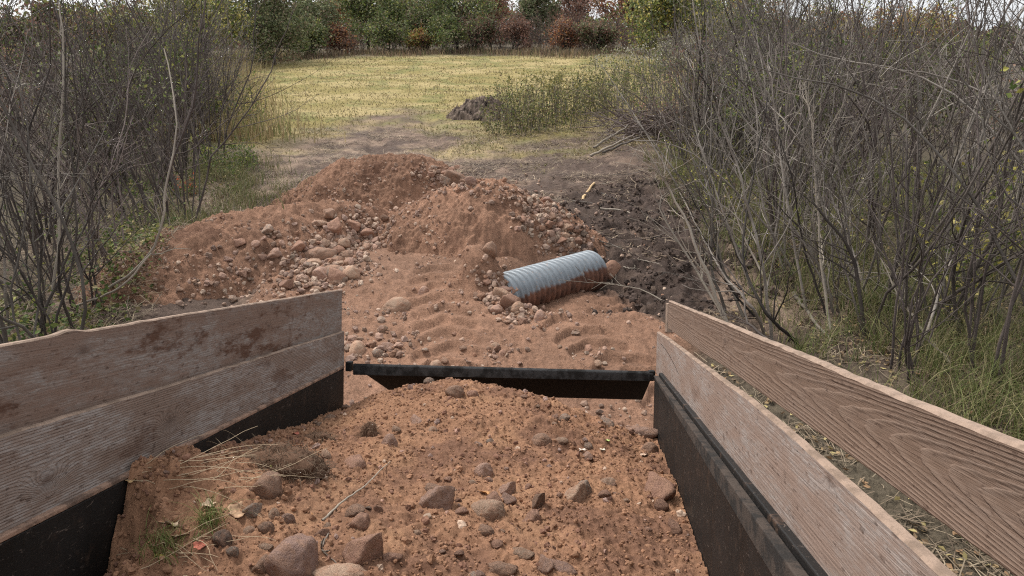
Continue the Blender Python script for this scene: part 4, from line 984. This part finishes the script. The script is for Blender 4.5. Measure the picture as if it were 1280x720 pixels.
# gather into tussocks
tx = rg.normal(0, .035, n); q = rg.integers(0, max(1, n // 14), n); x = x[q] + tx; y = y[q] + rg.normal(0, .035, n)
cols = pick(rg, n, [(.11, .135, .04), (.15, .165, .055), (.20, .20, .075), (.085, .105, .035), (.32, .27, .14), (.22, .17, .10)])
cover('grass', 'long green grass tussocks under the right thicket', 'grass', [blades(pts(x, y), rg.uniform(.18, .46, n), rg.uniform(.004, .009, n), rg, cols, .75, 4)], M_grass)
# straw and leaf litter near the right thicket
n = 16000; y = 2.6 + 9 * rg.random(n) ** 1.3; x = np.maximum(edgeR(y) - 1.2, 1.3) + 4.2 * rg.random(n)
ok = rg.random(n) < .25 + .75 * sst(-.3, .3, fbm(x, y, 1.2, 3, 321)); ok &= ~((muddy(x, y) > .5)); x, y = x[ok], y[ok]; n = len(x)
cover('straw_litter', 'dead straw and leaf litter on the ground by the right thicket', 'litter', [litter(pts(x, y, .02), rg.uniform(.06, .3, n), rg.uniform(.003, .008, n), rg, pick(rg, n, [(.20, .15, .10), (.15, .11, .075), (.10, .075, .05), (.28, .22, .15)], .2)),
      leaves(pts(x[:4000] + .05, y[:4000], .015), .05, rg, pick(rg, 4000 if n >= 4000 else n, [(.25, .15, .08), (.36, .25, .13), (.18, .12, .07), (.40, .32, .14)]), .7)], M_straw)
# straw on the trampled ground
n = 60000; y = 8 + 13 * rg.random(n); x = -6 + 10.5 * rg.random(n)
hp = np.maximum.reduce([heap_h(x, y, sp) for sp, _ in HEAPS]) > G(x, y)
ok = (~hp) & (x > edgeL(y) - .3) & (rg.random(n) < .10 + .9 * sst(-.15, .45, fbm(x, y, .7, 4, 331))) & (apron(x, y) < .3) & (rg.random(n) > .75 * muddy(x, y)); x, y = x[ok], y[ok]; n = len(x)
cover('straw_litter', 'flattened straw and root bits on the trampled brown ground', 'litter', [litter(pts(x, y, .012), rg.uniform(.06, .26, n), rg.uniform(.004, .010, n), rg, pick(rg, n, [(.28, .21, .14), (.21, .155, .11), (.13, .095, .07), (.36, .28, .19), (.07, .05, .04)], .2))], M_straw)
# undergrowth on the left
n = 24000; y = 5.4 + 12 * rg.random(n); x = edgeL(y) + .25 - np.abs(rg.normal(0, 1.5, n)); d = sst(-.25, .35, fbm(x, y, .9, 3, 341)); ok = rg.random(n) < .05 + .95 * d; x, y = x[ok], y[ok]; n = len(x)
P = pts(x, y, 0.); P[:, 2] += np.abs(rg.normal(0, .2, n)) * sst(-.1, .5, fbm(x, y, 1.1, 2, 343))
cov = leaves(P, rg.uniform(.03, .075, n), rg, pick(rg, n, GRN + [(.22, .2, .08), (.30, .24, .12), (.08, .11, .035)], .25), .3)
n = 9000; y = 5.2 + 12 * rg.random(n); x = edgeL(y) + .35 - np.abs(rg.normal(0, 1.4, n))
cov2 = litter(pts(x, y, .02), rg.uniform(.08, .35, n), rg.uniform(.004, .009, n), rg, pick(rg, n, [(.33, .26, .17), (.2, .15, .1), (.13, .1, .07)], .2), .3)
cover('undergrowth', 'low leafy undergrowth and dead stems under the left thicket', 'undergrowth', [cov, cov2], M_leaf)
n = 9000; y = 8.5 + 7 * rg.random(n); x = edgeL(y) + rg.normal(.1, .5, n)
ok = rg.random(n) < sst(-.2, .3, fbm(x, y, 1.3, 2, 345)); x, y = x[ok], y[ok]; n = len(x)
cover('grass', 'green grass and weeds on the verge of the left thicket', 'grass', [blades(pts(x, y), rg.uniform(.12, .4, n), .009, rg, pick(rg, n, [(.10, .125, .04), (.15, .16, .06), (.26, .22, .11), (.19, .15, .09)]), .7, 3)], M_grass)
n = 14000; y = 8 + 20 * rg.random(n); x = edgeR(y) + .1 + np.abs(rg.normal(0, 2.4, n)); P = pts(x, y); P[:, 2] += np.abs(rg.normal(0, .3, n)) * sst(-.2, .4, fbm(x, y, .8, 2, 351))
cover('undergrowth', 'weedy leafy undergrowth among the stems of the right thicket', 'undergrowth', [leaves(P, rg.uniform(.03, .08, n), rg, pick(rg, n, GRN + YEL[:2] + [(.3, .22, .13), (.15, .11, .07)], .25), .3)], M_leaf)

# weeds (goldenrod) patch beside the sod heap, in individual clumps
def weed(P, H, r, seed, pal, label, group, n_st=26, nl=900, ls=.035, head=None):
    rng = np.random.default_rng(seed); lines = []; T = []
    for k in range(n_st):
        a = rng.uniform(0, 6.28); rr_ = r * math.sqrt(rng.random()); b = np.array([math.cos(a) * rr_, math.sin(a) * rr_, -.05]); ln = grow(rng, b, (math.cos(a) * .15, math.sin(a) * .15, 1), H * rng.uniform(.6, 1.15), .006, .003, 7, .05, .02); lines.append(ln)
        for q in ln[0][1:]: T.append(q)
        if head is not None: T += [ln[0][-1] + rng.normal(0, .03, 3) for _ in range(8)]
    V, Fq = tubes(lines, 3); root = link('weed_clump', None); root.location = P; tag(root, label, 'weeds', group); link('stems', new_mesh('stems', V, Fq, M_bark, True), root)
    T = np.array(T)[rng.integers(0, len(T), nl)] + rng.normal(0, .06, (nl, 3)); C = pick(rng, nl, pal, .25)
    if head is not None: hi = T[:, 2] > H * .82; C[hi] = pick(rng, int(hi.sum()), head, .2)
    V, Fc, C = leaves(T, ls * rng.uniform(.6, 1.4, nl), rng, np.clip(C, .01, .9)); link('leaves', new_mesh('leaves', V, Fc, M_leaf, False, C), root); return root
OL = [(.13, .14, .045), (.20, .19, .07), (.09, .11, .035), (.28, .24, .11), (.15, .11, .07)]
for i, (x, y, h, kd) in enumerate([(640, 166, .7, 0), (655, 165, 1.0, 0), (665, 158, 1.1, 1), (690, 160, 1.1, 0), (712, 156, 1.2, 1), (732, 150, 1.1, 0), (655, 148, 1.1, 0), (685, 146, 1.2, 1), (715, 142, 1.2, 0), (745, 142, 1.3, 2), (770, 140, 1.5, 2), (640, 150, .9, 0), (800, 130, 1.5, 2), (760, 125, 1.3, 2)]):
    p, k = pix(x, y); weed(p, h * 1.1, .75, 500 + i, OL if kd < 2 else GRN + OL, ['olive weed clump beside the dark sod heap', 'yellow-topped weed clump in the patch beside the dark sod heap', 'green leafy weed clump behind the brush pile'][kd], 'weeds beside the sod heap', head=[(.30, .25, .08), (.2, .19, .07), (.15, .14, .06)] if kd == 1 else None, ls=.065, n_st=30, nl=950)
for i, (x, y, h) in enumerate([(775, 150, 1.9), (800, 158, 2.1), (832, 165, 2.2), (860, 172, 2.2), (888, 180, 2.3), (845, 148, 2.2), (815, 140, 2.0)]):
    p, k = pix(x, y); weed(p, h, .75, 580 + i, GRN + OL + [(.2, .15, .1)], 'tall leafy bush with fluffy white seed heads above the brush pile', 'white-headed bushes above the brush pile', n_st=30, nl=1100, ls=.055, head=[(.45, .42, .35), (.36, .33, .26), (.2, .2, .09), (.16, .17, .07), (.3, .26, .15)])
p, k = pix(313, 168); weed(p, 1.5, .45, 540, YEL + GRN, 'yellow-green sapling clump standing alone at the left edge of the field', None, n_st=16, nl=700, ls=.06)
p, k = pix(292, 215); weed(p, .6, .6, 541, GRN, 'low green weed clump on the verge left of the heaps', None, n_st=22, nl=700, ls=.05)
p, k = pix(232, 245); weed(p, .4, .1, 542, [(.5, .14, .07), (.45, .22, .12), (.13, .15, .05)], 'small weed with red-orange leaves at the foot of the left thicket', None, n_st=8, nl=90, ls=.06)
for i, (x, y) in enumerate([(1225, 300), (1180, 345), (1255, 255)]):
    weed(gp(x, y + 60), 1.4, .12, 560 + i, YEL + GRN[:2], ['yellow-leaved sprig under the middle of the right thicket', 'lower yellowish sprig at the front of the right thicket', 'yellow-leaved sprig by the right border of the photo'][i], None, n_st=8, nl=260, ls=.06)

# ------------------------------------------------------------------ trees
def tree(x, y, H, cr, crh, pal, seed, label, name='tree', nl=9000, ls=.16, trunk_r=.16, gap=.5, base=.35, group='trees along the far side of the field', bark=M_dark, lobes=26):
    rng = np.random.default_rng(seed); z0 = float(S(np.array(x), np.array(y))); root = link(name, None); root.location = (x, y, z0); tag(root, label, 'tree', group)
    ls_ = [grow(rng, (0, 0, -.1), (rng.normal(0, .1), rng.normal(0, .1), 1), H * .8, trunk_r, .03, 9, .08, .02)]
    mains = branches(rng, ls_[0], 11, (.6, 1.15), cr * 1.35, .5, 8, .13, .03, .12, .9); ls_ += mains; sec = []
    for b in mains: sec += branches(rng, b, 5, (.4, .9), cr * .5, .5, 6, .15, .03, .3)
    ls_ += sec; V, Fq = tubes(ls_, 4); link('trunk', new_mesh('trunk', V, Fq, bark, True), root)
    cz = H * base + crh / 2; tips = np.array([b[0][-1] for b in mains + sec] + [b[0][3] for b in sec]); C = []
    c_ = rng.normal(0, 1, (lobes, 3)); c_ /= np.linalg.norm(c_, axis=1)[:, None]; c_ *= (rng.random(lobes) ** .4)[:, None]; c_ = c_ * [cr, cr, crh / 2] * .92 + [0, 0, cz]
    cen = np.concatenate([c_, tips[tips[:, 2] > H * base * .8]]); w_ = rng.uniform(.3, 1.6, len(cen)); w_ /= w_.sum(); q = rng.choice(len(cen), nl, p=w_)
    P = cen[q] + rng.normal(0, 1, (nl, 3)) * cr * .13 * rng.uniform(.7, 1.3, len(cen))[q][:, None]; P[:, 2] = np.maximum(P[:, 2], .3)
    tint = rng.uniform(.75, 1.25, len(cen))[q][:, None]; V, Fc, C = leaves(P, ls * rng.uniform(.6, 1.4, nl), rng, np.clip(pick(rng, nl, pal, .22) * tint, .008, .8)); link('crown', new_mesh('crown', V, Fc, M_leaf, False, C), root)
def fx(px, y): return (px - 640) / F * (y * cP + 2.4 * sP)
TR = [(330, 47, 4.7, 3.4, 4.2, DGR, 'big dark green bushy tree at the left edge of the far tree line', .08),
      (385, 55, 3.9, 2.4, 3.2, DGR, 'dark green round tree right of the big bushy one', .12),
      (462, 60, 4.3, 3.0, 3.0, DGR + GRN, 'dark apple tree with a crooked low-forked trunk at the field edge', .28),
      (535, 62, 4.3, 2.6, 3.0, DGR + [(.2, .16, .08)], 'green-brown tree between the apple tree and the widest green tree', .25),
      (572, 60, 5.0, 3.3, 4.2, DGR + GRN, 'widest green tree near the middle of the far tree line', .14),
      (512, 64, 3.6, 1.5, 2.2, RUS + [(.3, .2, .14)], 'small pinkish-brown tree in front of the green trees', .35),
      (674, 66, 6.2, 2.0, 4.0, DGR, 'dark green upright tree above the brown brush', .30),
      (612, 74, 7.0, 3.0, 4.6, ORG + RUS, 'orange-leaved oak behind the widest green tree', .3),
      (440, 78, 7.2, 2.6, 3.6, ORG + [(.45, .3, .1)], 'orange tree top rising behind the dark apple tree', .42),
      (500, 80, 7.0, 3.0, 4.2, YEL + RUS + GRN, 'yellow-green and orange tree behind the middle of the tree line', .35),
      (725, 70, 6.6, 2.6, 4.2, RUS, 'reddish-brown tree behind the brown brush', .25),
      (765, 62, 6.3, 2.4, 4.4, RUS + ORG, 'russet oak left of the speckled yellow-green tree', .2),
      (850, 44, 5.4, 2.6, 4.4, GRN + YEL + DGR, 'speckled yellow-green tree behind the brush pile', .12),
      (880, 48, 4.6, 2.3, 3.6, YEL + GRN, 'yellow-green tree at the far corner of the field', .15),
      (935, 55, 5.4, 2.6, 4.2, GRN + ORG, 'green and orange tree behind the right thicket', .2),
      (395, 84, 6.6, 2.6, 4.0, GRN + RUS, 'sparse green-brown tree showing against the sky', .4),
      (1020, 58, 3.9, 2.4, 3.0, ORG + YEL, 'yellow and orange tree glimpsed through the right thicket', .2),
      (1130, 50, 3.2, 2.2, 2.6, YEL + ORG, 'golden tree glimpsed deep behind the right thicket', .2),
      (250, 42, 4.6, 2.8, 3.8, GRN + YEL, 'light green tree glimpsed through the left thicket', .15),
      (150, 36, 3.9, 2.2, 3.0, GRN + YEL + RUS, 'green and russet tree deep behind the left thicket', .15),
      (60, 30, 3.5, 2.0, 2.8, RUS + GRN, 'reddish tree deep behind the left thicket by the photo border', .15)]
for i, (px, y, H, cr, crh, pal, lab, bs) in enumerate(TR):
    tree(fx(px, y), y, H * .93, cr * 1.12, crh * 1.3, pal, 700 + i, lab, nl=int(7500 if y > 45 else 9000), ls=.12 + .0012 * y, base=bs * .3, trunk_r=.13, lobes=16)
FP = [GRN + [(.16, .11, .07), (.10, .08, .05)], DGR + [(.20, .15, .08), (.12, .09, .06)], RUS + GRN[:2] + [(.12, .09, .06)], YEL[1:3] + GRN + [(.15, .11, .07)]]
FN = ['green-brown', 'dark green', 'rusty', 'yellow-green']
for x, y, sd_, i in FILL:
    k = (i * 3 + (sd_ == 'l')) % 4
    tree(x, y, 2.2 + (i % 3) * .4, 1.15, 2.0 + (i % 3) * .3, FP[k], 900 + i + (50 if sd_ == 'l' else 0), f'{FN[k]} bush behind the bare stems of the thicket on the {"knotty-plank" if sd_ == "l" else "brown-plank"} side', name='leafy_bush', nl=2600, ls=.07, trunk_r=.05, base=.05, group='leafy bushes behind the bare thickets', bark=M_bark2, lobes=22)
for i, (px, y, H, cr, pal, lab) in enumerate([(345, 45, 2.4, 1.9, DGR, 'low rounded dark bush at the left corner of the field'), (392, 52, 2.0, 1.7, GRN + DGR, 'low green bush meeting the mown grass'), (425, 55, 1.8, 1.5, RUS + ORG, 'low rusty bush between two green ones'),
   (488, 57, 2.3, 2.0, DGR + GRN, 'wide low olive bush under the apple tree row'), (525, 58, 1.7, 1.3, ORG + YEL, 'small orange-yellow bush at the grass edge'), (556, 57, 2.4, 2.1, DGR + GRN, 'largest low round green bush at the grass edge'), (598, 58, 2.1, 1.6, RUS + DGR, 'brownish round bush right of the largest green one'),
   (640, 58, 2.0, 1.7, RUS, 'wide rusty brown bush near the middle of the far edge'), (700, 58, 2.2, 1.8, RUS + ORG, 'reddish bush below the russet trees'), (742, 57, 1.9, 1.5, DGR + RUS, 'dull green bush at the right end of the far edge')]):
    tree(fx(px, y), y, H, cr, H * 1.15, pal, 980 + i, lab, name='round_bush', nl=4200, ls=.16, base=-.08, trunk_r=.06, group='rounded bushes along the far grass edge', lobes=16)
# far brown brush band
xs = [(px, yy) for px in range(330, 1010, 15) for yy in (57.5, 60, 64)]
for i, (px, yy) in enumerate(xs):
    y = yy + rg.uniform(-1.5, 2); k = 'hcbh'[i % 4]; x = fx(px + rg.uniform(-8, 8), y)
    d = {'h': 'rusty-leaved', 'c': 'purplish bare', 'b': 'brownish bare'}[k]
    sc = (.6 if px < 600 else .85) * rg.uniform(.8, 1.1); o_l = f'{d} bush in the brown brush band along the far field edge'
    put(k, x, y, rg.uniform(0, 6.28), sc, o_l, 'brush along the far field edge', 'bush')
# far tree line closing the horizon
P = []; rng = np.random.default_rng(5); n = 60000
a = np.radians(rng.uniform(-48, 48, n)); D = rng.uniform(92, 110, n); top = (3.9 - 1.3 * sst(.30, .42, a) - 2.0 * sst(.42, .56, -a)) + 1.6 * noise2(a * 14, a * 0, 3) + .9 * noise2(a * 50, a * 0, 4); z = rng.random(n) ** .8 * top
x = D * np.sin(a); y = D * np.cos(a); tn = noise2(a * 22, a * 0, 9)[:, None]
C = pick(rng, n, GRN + RUS + [(.16, .12, .09), (.10, .09, .06)], .25) * (1 + .5 * tn); V, Fc, C = leaves(np.stack([x, y, G(x, y) + z], -1), .5, rng, np.clip(C, .01, .6))
tag(link('far_woods', new_mesh('far_woods', V, Fc, M_leaf, False, C)), 'distant autumn woods behind the field', 'woods', kind='stuff')

# ------------------------------------------------------------------ things on the load
def LP(x, y, lift=.01): p, k = pixL(x, y); return L2w(p + np.array([0, 0, lift]))
branch_obj([LP(402, 656, .015), LP(430, 634, .02), LP(455, 615, .02), LP(488, 580, .012)], .0048, .002, M_pale, 'pale thin bent twig lying on the dirt load', 'twig', seed=21, name='twig')
branch_obj([LP(412, 668), LP(400, 690), LP(420, 708)], .003, .0015, M_pale, 'short forked twig next to the blocky reddish stone', 'twig', twigs=2, tw=.04, seed=22, name='twig')
def root_clump(x, y, wpx, hpx, label, seed, strand=700, col=None):
    p, k = pixL(x, y + hpx * .3); w_ = wpx / F * k; h_ = hpx / F * k; rng = np.random.default_rng(seed); root = link('root_clump', None, None, BED @ Matrix.Translation(Vector(p))); tag(root, label, 'root clump')
    d = IV / np.linalg.norm(IV, axis=1)[:, None]; r = 1 + .25 * noise3(d * 2, seed) + .14 * noise3(d * 6, seed + 1) + .08 * noise3(d * 15, seed + 2); V = d * (r + .16 * noise3(d * 3.2, seed + 5))[:, None] * [w_ * .45, w_ * .32, h_ * .5]
    link('soil_ball', new_mesh('soil_ball', V, IF, M_load, True, np.tile(np.array([[.125, .072, .046]]), (len(V), 1))), root); ls = []
    for i in range(strand):
        q = d[rng.integers(len(d))]; b = q * [w_ * .46, w_ * .34, h_ * .52] * rng.uniform(.9, 1.12); ls.append(grow(rng, b, q * .5 + rng.normal(0, .7, 3), w_ * rng.uniform(.08, .26), .0011, .0005, 5, .5, -.25))
    V, Fq = tubes(ls, 3); link('root_fibres', new_mesh('root_fibres', V, Fq, M_fib, True), root)
M_fib = mat_bark('root_fibre', (.15, .10, .066), (.25, .175, .115))
root_clump(352, 572, 118, 62, 'shaggy clump of roots and soil on the load near the black wall', 31, 800)
root_clump(398, 545, 44, 22, 'smaller flat tuft of roots behind the shaggy root clump', 32, 350)
root_clump(462, 536, 26, 40, 'dark hanging strip of root fibres on the load crest', 33, 350)
rg = np.random.default_rng(44)
def strands(n, cx, cy, sx, sy, L, pal, dirp, up):
    P = [];
    ls = []
    for i in range(n):
        p, k = pixL(cx + rg.normal(0, sx), cy + rg.normal(0, sy)); a = dirp + rg.normal(0, .5); ls.append((L2w(p), a))
    out = []
    for b, a in ls: out.append(grow(rg, b, math.cos(a) * w2 + math.sin(a) * w1 + rg.uniform(*up) * w3, L * rg.uniform(.5, 1.3), .0013, .0006, 7, .12, -.05))
    return out
ls = strands(34, 235, 592, 62, 14, .26, None, .5, (.0, .35)) + strands(40, 200, 690, 30, 14, .2, None, .3, (0, .4)) + strands(12, 310, 560, 25, 8, .16, None, 2.6, (.2, .7))
V, Fq = tubes(ls, 3); m = mat_bark('dry_grass_stem', (.42, .32, .21), (.28, .21, .13)); o = link('dry_grass', new_mesh('dry_grass', V, Fq, m, True)); tag(o, 'wisps of dry grass stems torn over the near left of the dirt load', 'dry grass', kind='stuff')
P = []
for i in range(260): p, k = pixL(*[(205 + rg.normal(0, 14), 688 + rg.normal(0, 10)), (262 + rg.normal(0, 10), 655 + rg.normal(0, 7))][i % 2]); P.append(L2w(p))
cover('grass', 'small tufts of green grass among leaves on the dirt load', 'grass', [blades(np.array(P), rg.uniform(.03, .10, 260), .0028, rg, pick(rg, 260, [(.11, .14, .035), (.16, .19, .06), (.27, .25, .11)]), .9, 4)], M_grass)
M_dl = {}
def deadleaf(x, y, size, colr, label, seed, lift=.012):
    rng = np.random.default_rng(seed); n = 22; a = np.linspace(0, 2 * math.pi, n, endpoint=False); r = (.55 + .45 * np.abs(np.cos(a / 2 + .0))) * (1 + .20 * np.cos(a * 5 + rng.uniform(0, 6)) + rng.normal(0, .05, n))
    p, k = pixL(x, y); s = size / F * k / 2; rings = []
    for f in (.0, .35, .7, 1.): rings.append(np.stack([np.cos(a) * r * f, np.sin(a) * r * f * .72, .28 * (f * r * np.sin(a)) ** 2 + .12 * np.sin(a * 3 + seed) * f * f], -1))
    V = np.concatenate(rings) * s; i = np.arange(3)[:, None] * n + np.arange(n)[None]; j = np.arange(3)[:, None] * n + (np.arange(n)[None] + 1) % n
    Fq = np.stack([i, j, j + n, i + n], -1).reshape(-1, 4)
    key = tuple(colr)
    if key not in M_dl:
        q = NT('dead_leaf'); v = q.coord(); cc = q.mix(q.step(q.noise(v, 60, 4), .4, .6), tuple(colr), tuple(c_ * .6 for c_ in colr)); M_dl[key] = q.fin(cc, .7, q.bump(q.noise(v, 300, 3), .001, .5))
    o = link('dead_leaf', new_mesh('dead_leaf', V, Fq, M_dl[key], True), None); sm = o.modifiers.new('solid', 'SOLIDIFY'); sm.thickness = .0006
    o.matrix_world = Matrix.Translation(Vector(L2w(p + np.array([0, 0, lift])))) @ (R_bed @ Matrix.Rotation(rng.uniform(0, 6.2), 3, 'Z') @ Matrix.Rotation(rng.uniform(-.6, .6), 3, 'X')).to_4x4()
    tag(o, label, 'leaf', 'fallen leaves on the dirt load')
tan_, yel_, red_, org_ = (.50, .36, .24), (.62, .50, .14), (.45, .14, .09), (.50, .25, .10)
for i, (x, y, s, cl_, lab) in enumerate([(212, 660, 34, tan_, 'largest curled tan oak leaf on the dirt load'), (222, 675, 26, tan_, 'tan leaf overlapping the largest curled leaf'), (262, 636, 22, tan_, 'pale leaf curled upright near the blackish oval stone'),
   (296, 645, 36, (.48, .30, .18), 'long brown leaf lying flat behind the blackish oval stone'), (338, 590, 16, (.6, .55, .2), 'small yellow leaf on the pointed brown stone'), (198, 700, 16, yel_, 'small yellow leaf in the green tuft'),
   (117, 714, 36, (.50, .20, .12), 'reddish brown leaf in the corner by the black wall'), (165, 605, 20, (.5, .33, .16), 'tan leaf stuck on the dirt edge under the grey plank'), (248, 688, 20, red_, 'pinkish red leaf below the green tuft'),
   (369, 545, 12, red_, 'tiny dark red leaf beside the root tuft'), (391, 651, 12, org_, 'small orange leaf above the large purplish slab'), (605, 620, 20, org_, 'curled golden brown leaf by the smooth tan slab'), (727, 566, 12, (.7, .58, .48), 'whitish leaf scrap on the right of the load'),
   (753, 565, 10, (.65, .55, .42), 'pale leaf scrap near the light green leaf'), (760, 554, 7, (.5, .6, .2), 'tiny light green leaf on the right of the load'), (805, 572, 14, (.6, .42, .3), 'pinkish leaf scrap by the scratched wall'), (235, 555 + 45, 18, tan_, 'tan leaf among the dry grass wisps'), (540, 612, 10, yel_, 'tiny yellow leaf scrap above the pink veined stone')]):
    deadleaf(x, y, s, cl_, lab, 800 + i)
